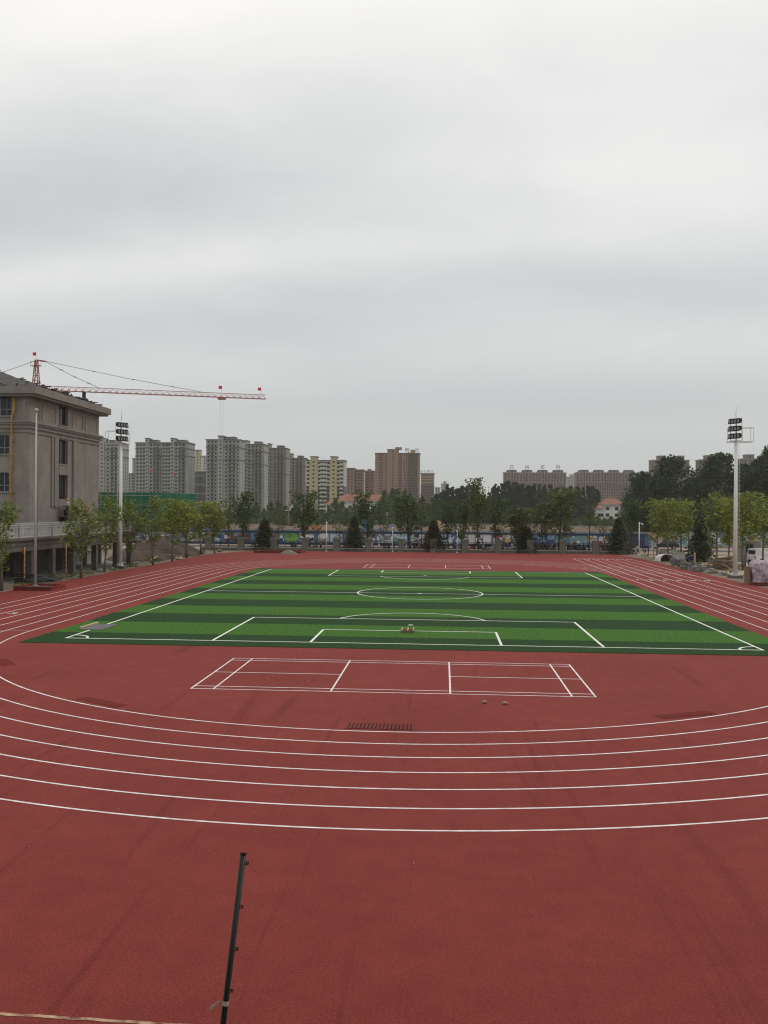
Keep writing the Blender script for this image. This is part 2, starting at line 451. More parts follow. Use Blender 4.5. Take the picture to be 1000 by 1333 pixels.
def text_mesh(body, size, extrude=0.0):
    cu = bpy.data.curves.new('lettering', 'FONT'); cu.body = body; cu.size = size
    cu.align_x = 'CENTER'; cu.align_y = 'CENTER'; cu.extrude = extrude
    o = bpy.data.objects.new('lettering', cu); COL.objects.link(o)
    bpy.context.view_layer.update()
    me = bpy.data.meshes.new_from_object(o.evaluated_get(bpy.context.evaluated_depsgraph_get()))
    bpy.data.objects.remove(o); return me
for kk in range(6):
    me = text_mesh(str(kk + 1), 1.25); me.materials.append(M_white)
    for yy in (113.9, 80.0):
        o = link('lane_number', me, None, (TX + TR + (kk + 0.5) * LANE, yy, 0.009), kind='structure')
        o.rotation_euler = (0, 0, math.pi)
me = text_mesh('3', 1.1); me.materials.append(M_white)
o = link('lane_number', me, None, (-24.45, 48.6, 0.009), kind='structure')

# ------------------------------------------------------------------ football pitch
FX, FW, FY0, FY1 = -1.67, 31.4, 39.6, 88.2
TXL, TXR = FX - 17.25, FX + 17.35
ys = [38.1, 41.6, 45.8, 49.8, 53.9, 58.0, 62.0, 66.1, 70.3, 74.2, 78.4, 82.3, 87.9, 89.4]
g = MB()
for i in range(13):
    g.face([(TXL, ys[i], 0.018), (TXR, ys[i], 0.018), (TXR, ys[i + 1], 0.018), (TXL, ys[i + 1], 0.018)], 1 if i % 2 == 0 else 0)
for a, b in (((TXL, ys[0]), (TXR, ys[0])), ((TXR, ys[0]), (TXR, ys[-1])), ((TXR, ys[-1]), (TXL, ys[-1])), ((TXL, ys[-1]), (TXL, ys[0]))):
    g.face([(a[0], a[1], 0.001), (b[0], b[1], 0.001), (b[0], b[1], 0.018), (a[0], a[1], 0.018)], 1)
struct('turf_pitch', g, [M_turf_l, M_turf_d])
ZF = 0.022
def pline(pts, w=0.12, closed=False, dz=0.0, name='pitch_line', M=None):
    m_ = MB(); ribbon(m_, pts, w, ZF + dz, closed); struct(name, m_, M or M_chalk)
xl, xr = FX - FW / 2, FX + FW / 2
pline([(xl, FY0), (xl, FY1)]); pline([(xr, FY0), (xr, FY1)])
pline([(xl - 0.06, FY0), (xr + 0.06, FY0)], dz=0.0015); pline([(xl - 0.06, FY1), (xr + 0.06, FY1)], dz=0.0015)
YM = 63.9
pline([(xl, YM), (xr, YM)], dz=0.0015)
def arc(cx, cy, r, a0, a1, n=48): return [(cx + r * math.cos(a0 + (a1 - a0) * i / n), cy + r * math.sin(a0 + (a1 - a0) * i / n)) for i in range(n + 1)]
pline(arc(FX, YM + 0.4, 4.55, 0, 2 * math.pi, 72)[:-1], 0.12, True, 0.003, 'centre_circle')
for base, s, dp in ((FY0, 1, 8.85), (FY1, -1, 8.0)):
    yb = base + s * dp
    for x in (FX - 8.83, FX + 8.83): pline([(x, base), (x, yb)], dz=0.003)
    pline([(FX - 8.89, yb), (FX + 8.89, yb)], dz=0.0045)
    for x in (FX - 4.31, FX + 4.31): pline([(x, base), (x, base + s * (4.3 if s > 0 else 3.0))], dz=0.003)
    pline([(FX - 4.37, base + s * (4.3 if s > 0 else 3.0)), (FX + 4.37, base + s * (4.3 if s > 0 else 3.0))], dz=0.0045)
    rr = 4.15; dy = 3.1; h = rr - dy; a = math.acos(h / rr)
    cyy = yb - s * h
    if s > 0: pline(arc(FX, cyy, rr, math.pi / 2 - a, math.pi / 2 + a), dz=0.006)
    else: pline(arc(FX, cyy, rr, -math.pi / 2 - a, -math.pi / 2 + a), dz=0.006)
    m_ = MB(); m_.face([(FX + 0.15 * math.cos(t * math.pi / 8), base + s * 6.55 + 0.15 * math.sin(t * math.pi / 8), ZF + 0.006) for t in range(16)])
    struct('penalty_spot', m_, M_chalk)
    for x, sx in ((xl, 1), (xr, -1)):
        if s > 0: pline(arc(x, base, 0.95, 0 if sx > 0 else math.pi, math.pi / 2, 12), 0.12, dz=0.006, name='corner_arc')
m_ = MB(); m_.face([(FX + 0.2 * math.cos(t * math.pi / 8), YM + 0.2 * math.sin(t * math.pi / 8), ZF + 0.006) for t in range(16)]); struct('centre_spot', m_, M_chalk)

# ------------------------------------------------------------------ badminton courts
def court(cx, cy, M, w):
    z = 0.004
    def ln(a, b, zz): 
        m_ = MB(); ribbon(m_, [(cx + a[0], cy + a[1]), (cx + b[0], cy + b[1])], w, zz); struct('court_line', m_, M)
    for x in (-6.7, -5.94, -1.98, 1.98, 5.94, 6.7): ln((x, -3.05 - w / 2), (x, 3.05 + w / 2), z)
    for y in (-3.05, -2.59, 2.59, 3.05): ln((-6.7, y), (6.7, y), z + 0.0015)
    ln((-6.7, 0), (-1.98, 0), z + 0.0015); ln((1.98, 0), (6.7, 0), z + 0.0015)
court(-1.71, 32.05, M_white, 0.06)
court(-1.71, 95.6, M_white, 0.06)

# ------------------------------------------------------------------ drain grates in the track
M_slot = mat('drain_slot', (0.03, 0.009, 0.008), 0.9, 0.3, 9)
M_faint = mat('worn_red_rubber', (0.115, 0.028, 0.023), 0.9, 0.3, 5)
def grate(x0, y0, rz, L, W, nb, label, strong):
    t = thing('drain_grate', label, 'grate', (x0, y0, 0), rz, 'drain grates set into the track')
    b = MB(); b.box(-L / 2, L / 2, -W / 2, W / 2, 0.001, 0.005); b.build('drain_well', M_slot if strong else M_faint, t)
    me = None
    st = L / nb
    for i in range(nb + 1):
        if me is None:
            q = MB(); q.box(-st * 0.29, st * 0.29, -W / 2, W / 2, 0.005, 0.016 if strong else 0.014); me = q.mesh('bar', M_track)
        link('bar', me, t, (-L / 2 + i * st, 0, 0))
    return t
p = gnd(495, 945.5)
grate(p.x, p.y - 0.02, -0.01, 1.83, 0.66, 17, 'red slotted drain grate with open black slots before the badminton court', True)
p = gnd(132, 914); grate(p.x, p.y, -0.52, 1.9, 0.45, 26, 'faint worn drain grate at the left of the inner lane line', False)
p = gnd(893, 930.5); grate(p.x, p.y, 0.42, 1.9, 0.45, 26, 'faint worn drain grate at the right of the inner lane line', False)
p = gnd(6, 862); grate(p.x, p.y, -0.9, 1.6, 0.5, 20, 'faint worn drain grate cut by the left picture edge', False)

# worn pale strip along the near edge of the track
m_ = MB()
a, b = gnd(-60, 1316), gnd(250, 1335)
ribbon(m_, [(a.x + (b.x - a.x) * i / 12, a.y + (b.y - a.y) * i / 12 + random.uniform(-.015, .015)) for i in range(13)], 0.055, 0.005)
struct('worn_edge_strip', m_, mat('worn_edge_paint', (0.16, 0.035, 0.03), 0.85, 0, 6, col2=(0.60, 0.40, 0.26), detail=6))

# small things lying on the surface
def lump(name, label, cat, loc, size, M, rz=0.0, group=None, seed=0):
    bm = bmesh.new(); bmesh.ops.create_icosphere(bm, subdivisions=2, radius=1)
    for v in bm.verts:
        q = v.co.copy(); mxx = max(abs(q.x), abs(q.y), abs(q.z))
        q = q.lerp(q / mxx * 0.8, 0.65)
        q *= 1 + 0.12 * noise.noise(q * 2.2 + Vector((seed, 0, 0)))
        v.co = Vector((q.x * size[0] / 2, q.y * size[1] / 2, q.z * size[2] / 2 + size[2] * 0.38))
    me = bpy.data.meshes.new(name); bm.to_mesh(me); bm.free(); me.materials.append(M)
    o = link(name, me, None, loc); o.rotation_euler.z = rz
    return tag(o, label, cat, group)
M_brick = mat('pale_brick', (0.36, 0.25, 0.15), 0.9, 0.2, 12)
lump('loose_brick', 'left of two pale bricks lying below the badminton court', 'brick', gnd(631, 915.5), (0.20, 0.14, 0.11), M_brick, 0.3, None, 1)
lump('loose_brick', 'right of two pale bricks lying below the badminton court', 'brick', gnd(658, 917), (0.21, 0.14, 0.11), M_brick, -0.2, None, 5)
# light flecks of litter
lt = MB()
rs = random.Random(3)
for i in range(170):
    x = rs.uniform(-28, 24); y = 9 + 100 * rs.random() ** 1.7
    s = rs.uniform(0.005, 0.018) * (0.5 + y / 40); z = 0.024 if (TXL < x < TXR and 38 < y < 89.4) else 0.002
    a = rs.uniform(0, 3.1); c, q = math.cos(a) * s, math.sin(a) * s
    lt.hexa([(x - c, y - q, z), (x + q, y - c, z), (x + c, y + q, z), (x - q, y + c, z), (x - c, y - q, z + .01), (x + q, y - c, z + .012), (x + c, y + q, z + .015), (x - q, y + c, z + .01)])
lt.build('litter', mat('pale_litter', (0.42, 0.36, 0.30), 0.9, 0.3, 30), None, kind='stuff')

# wooden rack of three battens lying in the goal area
p = gnd(531, 823)
t = thing('wooden_pallet', 'small wooden pallet with three pale battens in the goal area', 'pallet', (p.x, p.y, 0.018))
for y0, y1 in ((-.40, -.30), (-.06, .06), (.30, .40)):
    b = MB(); b.box(-.32, .32, y0, y1, 0, .10); b.build('board', M_wood, t)
b = MB(); b.box(-.28, .28, -.29, -.07, 0.005, .03); b.box(-.28, .28, .07, .29, 0.005, .03); b.build('slats', mat('brown_ply', (0.10, 0.06, 0.035), 0.9, 0.2, 4), t, kind='stuff')
b = MB(); b.box(-.03, .03, -.44, .44, .102, .17); me = b.mesh('batten', M_wood_p)
for x in (-.28, 0, .28): link('batten', me, t, (x, 0, 0))
# grey mat and a plank beside the left corner
p = gnd(124, 817)
t = MB(); q = [(-.62, -1.0), (.62, -1.05), (.65, 1.05), (-.55, 1.1)]
vb = [(x, y, 0.0) for x, y in q] + [(x, y, 0.03) for x, y in q]
t.hexa(vb); o = t.build('grey_mat', mat('grey_rubber_mat', (0.13, 0.13, 0.13), 0.9, 0.12, 4)); o.location = (p.x + 0.12, p.y, 0.019)
tag(o, 'grey rubber mat lying on the turf near the left corner', 'mat')
a, b = gnd(105.5, 818.6), gnd(127, 812)
t = MB(); t.beam((a.x, a.y, 0.06), (b.x, b.y, 0.06), 0.14, 0.08); tag(t.build('timber_plank', M_wood_p), 'pale timber plank lying beside the grey mat', 'plank')

# ------------------------------------------------------------------ dark post in the foreground
top = at(317, 1111, 9.25); low = at(290.5, 1333, 8.9)
d = (top - low).normalized(); base = low - d * (low.z / d.z)
t = thing('fence_post', 'dark green steel fence post with clips leaning in the foreground', 'post', base)
rel = lambda p: Vector(p) - base
L = (top - base).length
b = MB(); N = 20
ax = d; e1 = ax.cross(Vector((0, 1, 0))).normalized(); e2 = ax.cross(e1).normalized()
rings = [(0, .031), (L, .031), (L, .0265), (L - 0.15, .0265)]
idx = []
for s_, r_ in rings:
    idx.append(len(b.v)); b.v += [tuple(ax * s_ + (e1 * math.cos(2 * math.pi * j / N) + e2 * math.sin(2 * math.pi * j / N)) * r_) for j in range(N)]
for kx in range(3):
    for j in range(N):
        j2 = (j + 1) % N; b.f.append((idx[kx] + j, idx[kx] + j2, idx[kx + 1] + j2, idx[kx + 1] + j)); b.mi.append(0); b.sm.append(kx != 1)
b.f.append(tuple(idx[3] + j for j in range(N))); b.mi.append(0); b.sm.append(False)
b.build('post', M_dkgreen, t)
b = MB(); b.tube([ax * (L - 0.012), ax * (L + 0.004)], [.0335, .0335], 20, cap=False); b.build('rim', M_dkgreen, t)
cl_pts = [(321.5, 1123.5), (314.5, 1180), (307.5, 1235), (301, 1289)]
for (u, v) in cl_pts:
    # distance along the post from the row of the clip
    best = min((abs((rgtv := (base + ax * s_)).z - 0) if False else abs(v - (666.5 - F_PX * ((base + ax * s_ - CAM).dot(upv)) / ((base + ax * s_ - CAM).dot(fwd)))), s_) for s_ in [L * i_ / 600 for i_ in range(601)])[1]
    c = ax * best; b = MB(); o_ = Vector((1, -0.05, 0)).normalized()
    for dz in (-.014, .014): b.beam(c + o_ * .028 + ax * dz, c + o_ * .064 + ax * dz, .006, .006)
    b.beam(c + o_ * .064 - ax * .016, c + o_ * .064 + ax * .016, .006, .012)
    b.beam(c + o_ * .046 - ax * .013, c + o_ * .046 + ax * .013, .010, .008)
    b.build('clip', M_black, t)
best = min((abs(1305.5 - (666.5 - F_PX * ((base + ax * s_ - CAM).dot(upv)) / ((base + ax * s_ - CAM).dot(fwd)))), s_) for s_ in [L * i_ / 600 for i_ in range(601)])[1]
M_tape = mat('pale_masking_tape', (0.50, 0.46, 0.36), 0.7, 0.1, 20)
b = MB(); b.tube([ax * (best - .022), ax * (best + .022)], [.0335, .0335], 20, cap=False); b.build('tape_band', M_tape, t)
b = MB(); c = ax * best + Vector((-.03, -.01, .02))
P = [(0, .012), (-.05, .01), (-.065, .008)]
q0, q1, q2, q3 = c, c + Vector((-.035, -.01, .004)), c + Vector((-.085, -.012, -.040)), c + Vector((-.125, -.015, -.075))
for a_, b_, w_ in ((q0, q1, .008), (q1, q2, .022), (q2, q3, .034)): b.beam(a_, b_, 0.004, w_)
b.build('tape_tail', mat('white_tape_tail', (0.66, 0.58, 0.52), 0.7, 0.1, 20), t)

# ------------------------------------------------------------------ facades
def facade(wall, glass, O, U, Nn, W, z0, z1, openings, depth=0.22, mi_of=None):
    """wall with recessed openings. O origin at z=0, U along, Nn outward. openings: (a0, a1, z0, z1)"""
    O = Vector(O); U = Vector(U); Nn = Vector(Nn)
    op = [(max(a, 0.001), min(b, W - 0.001), max(c, z0 + .001), min(d_, z1 - .001)) for a, b, c, d_ in openings]
    P = lambda a, z, dd=0.0: O + U * a + Vector((0, 0, z)) - Nn * dd
    xs = sorted({0.0, W} | {round(o[0], 3) for o in op} | {round(o[1], 3) for o in op})
    zs = sorted({z0, z1} | {round(o[2], 3) for o in op} | {round(o[3], 3) for o in op})
    flip = U.cross(Vector((0, 0, 1))).dot(Nn) < 0
    def put(mb, pts, mi=0): mb.face(pts[::-1] if flip else pts, mi)
    for j in range(len(zs) - 1):
        zm = (zs[j] + zs[j + 1]) / 2; run = None
        row = [o for o in op if o[2] < zm < o[3]]
        for i in range(len(xs) - 1):
            xm = (xs[i] + xs[i + 1]) / 2
            hit = any(o[0] < xm < o[1] for o in row)
            mi = mi_of(xm, zm) if mi_of else 0
            if hit or (run and run[2] != mi):
                if run: put(wall, [P(run[0], zs[j]), P(run[1], zs[j]), P(run[1], zs[j + 1]), P(run[0], zs[j + 1])], run[2])
                run = None
            if not hit: run = (run[0] if run else xs[i], xs[i + 1], mi)
        if run: put(wall, [P(run[0], zs[j]), P(run[1], zs[j]), P(run[1], zs[j + 1]), P(run[0], zs[j + 1])], run[2])
    for a, b, c, d_ in op:
        mi = mi_of((a + b) / 2, (c + d_) / 2) if mi_of else 0
        put(wall, [P(a, c), P(b, c), P(b, c, depth), P(a, c, depth)], mi)
        put(wall, [P(a, d_, depth), P(b, d_, depth), P(b, d_), P(a, d_)], mi)
        put(wall, [P(a, c), P(a, c, depth), P(a, d_, depth), P(a, d_)], mi)
        put(wall, [P(b, c, depth), P(b, c), P(b, d_), P(b, d_, depth)], mi)
        if glass is not None: put(glass, [P(a, c, depth * .9), P(b, c, depth * .9), P(b, d_, depth * .9), P(a, d_, depth * .9)])

# ------------------------------------------------------------------ the concrete building on the left
BX, BY0 = -40.0, 82.6
BY1 = BY0
for i in range(400):
    BY1 = BY0 + i * 0.1
    if xat(128, BY1) <= BX: break
BW = 24.0
bld = thing('school_building', 'unfinished grey cement building of four storeys beside the track', 'building', (BX, BY0, 0))
L_ = BY1 - BY0
def yfac(u):                      # depth on the track-facing wall of photo column u
    lo, hi = 50.0, 140.0
    for i in range(50):
        md = (lo + hi) / 2
        if xat(u, md) > BX: lo = md
        else: hi = md
    return lo
def zf(u, v): return zat(u, v, yfac(u))
wy0, wy1 = yfac(76.5) - BY0, yfac(88) - BY0
ZE = 17.0
band0, band1 = 13.75, 14.75
wz = [(zf(82, 554), zf(82, 529)), (zf(82, 604), zf(82, 573)), (zf(82, 650), zf(82, 619)), (3.6, zf(82, 673))]
bay0, bay1 = yfac(69) - BY0, yfac(98) - BY0
wall = MB()
side_op = [(wy0, wy1, a, b) for a, b in wz]
# track side wall
facade(wall, None, (0, 0, 0), (0, 1, 0), (1, 0, 0), L_, -.1, ZE, side_op, 0.45)
fr_op = []
zfr = [(zat(5, 541, BY0), zat(5, 516, BY0)), (zat(5, 591, BY0), zat(5, 566, BY0)), (zat(5, 640, BY0), zat(5, 615, BY0)), (zat(5, 686, BY0), zat(5, 665, BY0))]
xr_ = xat(14, BY0) - BX
xr2 = xat(11.5, BY0) - BX
for k in range(5):
    for i, (a, b) in enumerate(zfr):
        e_ = (xr_ if i == 0 else xr2) - 4.2 * k
        fr_op.append((BW + e_ - 2.5, BW + e_, a, b))
facade(wall, None, (-BW, 0, 0), (1, 0, 0), (0, -1, 0), BW, -.1, ZE, fr_op, 0.35)
wall.face([(-BW, L_, -.1), (0, L_, -.1), (0, L_, ZE), (-BW, L_, ZE)][::-1]); wall.face([(-BW, 0, -.1), (-BW, L_, -.1), (-BW, L_, ZE), (-BW, 0, ZE)][::-1])
wall.build('wall', M_render, bld)
# windows, each with frame and panes
def window(parent, O, U, Nn, W, H, cols, rows, dark_frame=False):
    O = Vector(O); U = Vector(U); Nn = Vector(Nn); Z = Vector((0, 0, 1))
    f = MB(); t_ = 0.05
    def bar(a0, a1, z0, z1): 
        p0, p1 = O + U * a0, O + U * a1
        pts = [p0 + Z * z0, p1 + Z * z0, p1 + Z * z0 + Nn * .06, p0 + Z * z0 + Nn * .06, p0 + Z * z1, p1 + Z * z1, p1 + Z * z1 + Nn * .06, p0 + Z * z1 + Nn * .06]
        f.hexa(pts)
    bar(0, t_, 0, H); bar(W - t_, W, 0, H); bar(t_, W - t_, 0, t_); bar(t_, W - t_, H - t_, H)
    for c in cols: bar(W * c - .03, W * c + .03, t_, H - t_)
    for a, b, r_ in rows: bar(W * a + .031, W * b - .031, H * r_ - .03, H * r_ + .03)
    w = f.build('window', M_frame_d if dark_frame else M_alum, parent)  # flag picks dark frames for the track side, aluminium elsewhere
    edges = [0] + list(cols) + [1]
    for i in range(len(edges) - 1):
        g_ = MB(); a, b = edges[i] * W + .03, edges[i + 1] * W - .03
        p = [O + U * a + Nn * .02 + Z * .05, O + U * b + Nn * .02 + Z * .05, O + U * b + Nn * .02 + Z * (H - .05), O + U * a + Nn * .02 + Z * (H - .05)]
        q = [x - Nn * .012 for x in p]
        g_.hexa([p[0], p[1], q[1], q[0], p[3], p[2], q[2], q[3]])
        g_.build('pane', M_glass, w)
    return w
for (a, b, c, d_) in side_op:
    window(bld, (-.36, a, c), (0, 1, 0), (1, 0, 0), b - a, d_ - c, [.42, .72], [(0, .42, .3)], True)
for (a, b, c, d_) in fr_op:
    window(bld, (-BW + a, .28, c), (1, 0, 0), (0, -1, 0), b - a, d_ - c, [.27, .52, .78], [(.27, 1, .34)])
# dark rooms behind are closed by the glass; sills
for (a, b, c, d_) in side_op[:3] + []:
    q = MB(); q.box(.001, .12, a - .15, b + .15, c - .16, c - .003); q.build('sill', M_render_b, bld)
for (a, b, c, d_) in fr_op:
    q = MB(); q.box(-BW + a - .12, -BW + b + .12, -.10, -.001, c - .14, c - .003); q.build('sill', M_render_b, bld)
# band courses
q = MB()
for (z0, z1, pr) in ((band0 - .42, band0 - .30, .10), (band0, band0 + .34, .16), (band0 + .34, band0 + .52, .30), (band0 + .52, band0 + .72, .40)):
    q = MB(); q.box(-BW - pr, pr, -pr, L_ + pr, z0, z1 - .004); q.build('cornice_band', M_render_b, bld)
# shallow panels of the top floor and the pilaster bay
q = MB()
def strip(y0, y1, z0, z1, pr=.12): q.box(.001, pr, y0, y1, z0, z1)
ptop, pbot = 16.35, band1 + .05
for u0, u1 in ((29.5, 50.5), (53.5, 71.5), (93, 107), (109.5, 126)):
    a, b = yfac(u0) - BY0, yfac(u1) - BY0
    i0 = len(q.v)
    P_ = [(a, pbot), (a + .14, pbot), (a + .14, ptop - .14), (b - .14, ptop - .14), (b - .14, pbot), (b, pbot), (b, ptop), (a, ptop)]
    q = MB(); n8 = len(P_)
    for x in (.001, .075): q.v += [(x, y, z) for y, z in P_]
    for fc in ((0, 1, 2, 7), (2, 3, 6, 7), (3, 4, 5, 6)):
        q.f.append(tuple(c + n8 for c in fc)); q.mi.append(0); q.sm.append(False)
    for j in range(n8):
        j2 = (j + 1) % n8; q.f.append((j, j2, j2 + n8, j + n8)); q.mi.append(0); q.sm.append(False)
    q.build('wall_panel_moulding', M_render_b, bld)
q = MB()
zt, zb = band0 - .46, 6.2
for a in (bay0, bay1 - .9):
    q = MB(); q.box(.002, .20, a, a + .9, zb, zt); q.build('pilaster', M_render_b, bld)
for a in (bay0 - .55, bay1 + .15):
    q = MB(); q.box(.002, .14, a, a + .4, zb, zt); q.build('pilaster', M_render_b, bld)
for (c, d_) in ((wz[2][1] + .05, wz[1][0] - .2), (wz[3][1] + .15, wz[2][0] - .2)):
    q = MB(); q.box(.002, .10, wy0 - .1, wy1 + .1, c, d_); q.build('spandrel', M_render_b, bld)
# eaves slab and rough roof
OV = 1.05
q = MB(); q.box(-BW - OV, OV, -OV, L_ + OV, ZE, ZE + .70); q.box(-BW - OV + .25, OV - .25, -OV + .25, L_ + OV - .25, ZE - .22, ZE - .002)
q.build('eaves_slab', M_render_b, bld)
q = MB()
x0, x1, y0, y1, zz = -BW - .9, .8, -.8, L_ + .75, ZE + .705
nx, ny = 40, 40
def rz_(x, y):
    dd = min(x - x0, x1 - x, y - y0, y1 - y)
    h = min(dd * .34, 3.3)
    return zz + h + (noise.noise(Vector((x * .9, y * .9, 2))) * .22 + noise.noise(Vector((x * 2.7, y * 2.7, 5))) * .13) * (1 if dd > .1 else 0)
base_i = len(q.v)
for i in range(nx + 1):
    for j in range(ny + 1):
        x = x0 + (x1 - x0) * i / nx; y = y0 + (y1 - y0) * j / ny
        q.v.append((x, y, rz_(x, y)))
for i in range(nx):
    for j in range(ny):
        k_ = base_i + i * (ny + 1) + j
        q.f.append((k_, k_ + ny + 1, k_ + ny + 2, k_ + 1)); q.mi.append(0); q.sm.append(False)
rs = random.Random(11)
for i in range(75):                                   # loose slabs and tiles along the rim
    y = rs.uniform(-.6, L_ + .5); x = rs.uniform(-1.2, .75) if rs.random() < .7 else rs.uniform(-8, -1)
    z = rz_(x, y); s_ = rs.uniform(.10, .34)
    if y > L_ * .55 and y < L_ * .8: s_ *= 1.5
    q.beam((x - s_, y, z + rs.uniform(.0, .2)), (x + s_, y + rs.uniform(-.3, .3), z + rs.uniform(.02, .3)), s_ * .8, .08)
q.build('roof', M_roof, bld)
q = MB(); q.box(-.5, -.2, L_ - 3.6, L_ - 3.3, ZE + .7, ZE + 2.1); q.build('roof_vent', M_black, bld)
# yellow rainwater pipe by the corner of the camera-facing wall
xp = xat(15.5, BY0 - .2) - BX
t = thing('drain_pipe', 'orange yellow rainwater pipe running down the grey building', 'pipe', (BX + xp, BY0 - .18, 0))
q = MB(); q.tube([(.18, -.1, ZE - .2), (.18, -.1, zat(17, 536, BY0)), (-.02, -.1, zat(15, 541, BY0)), (-.05, -.1, 3.3)], [.085] * 4, 8); q.build('pipe', M_orange, t)
for z in (5, 7.5, 10, 12.5, 15.5):
    q = MB(); q.box(-.16, .12 if z < 15 else .3, -.02, .16, z, z + .08); q.build('bracket', M_steel, t)

# suspended platform with its ropes
gy0, gy1 = yfac(75) - BY0, yfac(101) - BY0
gz0, gz1 = zat(86, 672, BY0 + 12), zat(86, 658.5, BY0 + 12)
t = thing('suspended_platform', 'suspended work platform hanging on ropes by the building window', 'platform', (BX + .5, BY0 + gy0, gz0))
GL = gy1 - gy0
q = MB(); q.box(0, .7, 0, GL, 0, .08); q.build('floor_tray', M_wood, t)
M_plat = mat('rusty_yellow_paint', (0.24, 0.15, 0.06), 0.7, 0.3, 5)
for x in (0, .7):
    q = MB()
    for i in range(8): q.beam((x, GL * i / 7, .08), (x, GL * i / 7, 1.1), .05, .05)
    q.beam((x, 0, 1.12), (x, GL, 1.12), .06, .06); q.beam((x, 0, .62), (x, GL, .62), .05, .05)
    q.build('guard_rail', M_plat, t)
for y in (.1, GL - .1):
    q = MB(); q.box(.15, .55, y - .1, y + .1, .09, .7); q.build('hoist', M_black, t)
    q = MB(); q.tube([(.35, y, .7), (.35, y, ZE - gz0)], [.012, .012], 5); q.build('rope', M_cable, t)
q = MB(); q.box(-.04, .74, .02, GL * .75, 1.16, 1.22); q.build('top_board', M_conc_p, t)
q = MB(); q.box(.72, .76, GL - 1.0, GL - .6, .7, 1.35); q.build('red_cloth', M_flag, t)

# ------------------------------------------------------------------ elevated walkway
WXF, WXB = -33.9, -38.2
WY0, WY1 = 44.0, 95.0
WZ0, WZ1 = 2.95, 3.55
wk = thing('elevated_walkway', 'concrete walkway on square columns with white balustrade', 'walkway', (0, 0, 0))
q = MB(); q.box(WXB, WXF, WY0, WY1, WZ0, WZ1 - .18); q.box(WXB - .1, WXF + .18, WY0 - .1, WY1 + .18, WZ1 - .178, WZ1); q.box(WXF - .5, WXF - .05, WY0, WY1 - .05, WZ0 - .45, WZ0 - .003); q.build('deck', M_conc_d, wk)
cols = [48.5, 54.5, 60.3, 65.7, 71.0, 75.0, 79.3, 84.6, 90.2, 94.2]
for y in cols:
    for x in (WXF - .62, WXB + .2):
        q = MB(); q.box(x, x + .5, y - .27, y + .27, -.06, WZ0 - (.456 if x > -36 else 0) - .004); q.build('column', M_conc_d, wk)
M_bal = mat('white_balustrade', (0.42, 0.42, 0.41), 0.6, 0.1, 1)
zr = WZ1 + 1.12
for x in (WXF, WXB + .1):
    yy = WY0
    q = MB(); q.box(x - .05, x + .07, WY0, WY1, zr - .09, zr); q.build('hand_rail', M_bal, wk)
    q = MB(); q.box(x - .04, x + .06, WY0, WY1, WZ1 + .08, WZ1 + .15); q.box(x - .04, x + .06, WY0, WY1, zr - .27, zr - .21); q.build('bottom_rail', M_bal, wk)
    q = MB(); yb = WY0
    while yb < WY1: q.box(x - .02, x + .03, yb, yb + .07, WZ1 + .151, zr - .271); yb += .24
    q.build('balusters', M_bal, wk, kind='stuff')
    y = WY0 + .2; i = 0
    pq = MB(); pq.box(x - .07, x + .09, -.06, .06, WZ1, zr - .02); pme = pq.mesh('rail_post', M_steel if x == WXF else M_bal)
    while y < WY1: link('rail_post', pme, wk, (0, y, 0)); y += 3.0
q = MB(); q.box(WXB, WXF, WY1 - .02, WY1 + .05, zr - .09, zr - .003); yb = WXB
q.box(WXB, WXF, WY1 - .02, WY1 + .05, WZ1 + .08, WZ1 + .15); 
q.build('end_rail', M_bal, wk)
# back wall below the walkway
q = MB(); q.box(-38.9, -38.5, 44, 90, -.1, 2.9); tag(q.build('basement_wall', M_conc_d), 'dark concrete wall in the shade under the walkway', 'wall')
# striped marking pipes on two columns
for u, lab in ((32.2, 'orange striped pipe on the walkway column behind the flagpole'), (86.3, 'orange and white striped pipe on the middle walkway column')):
    Y = 71.4 if u < 50 else 79.8
    X = WXF + .12
    Y = 50.0
    while xat(u, Y) > X: Y += .05
    t = thing('marker_pipe', lab, 'pipe', (X, Y, 0), 0, 'orange pipes on the walkway columns')
    q = MB(); q.tube([(0, 0, -.05), (0, 0, WZ0 - .1)], [.06, .06], 8); q.build('pipe', M_orange, t)
    for z in (.35, .8, 1.25, 1.7, 2.2):
        q = MB(); q.tube([(0, 0, z), (0, 0, z + .16)], [.066, .066], 8); q.build('white_band', M_conc_p, t)
    q = MB(); q.box(-.14, .03, -.05, .05, 2.4, 2.48); q.build('bracket', M_steel, t)

# ------------------------------------------------------------------ flagpole on its red kerbed base
p = gnd(46, 768)
M_polegrey = mat('flagpole_steel', (.46, .45, .44), .4, .06, 1, spec=.5)
fp = thing('flagpole', 'tall bare steel flagpole in a red kerbed base', 'flagpole', (p.x, p.y, 0))
ztop = zat(44.5, 534, p.y)
q = MB(); q.tube([(0, 0, 0), (0, 0, ztop * .5), (0, 0, ztop - .15)], [.10, .08, .055], 14); q.build('pole', M_polegrey, fp)
q = MB(); q.ball((0, 0, ztop), .17, 12, 8, sq=(1, 1, .85)); q.build('finial', M_conc_p, fp)
q = MB(); q.tube([(.15, -.03, 1), (.12, -.03, ztop - .3)], [.012, .012], 5); q.build('halyard', M_cable, fp)
q = MB(); q.tube([(0, 0, .3), (0, 0, .36)], [.22, .22], 14); q.build('flange', M_steel, fp)
kb = thing('flagpole_kerb', 'low red kerb frame around the foot of the flagpole', 'kerb', (p.x, p.y, 0), .0)
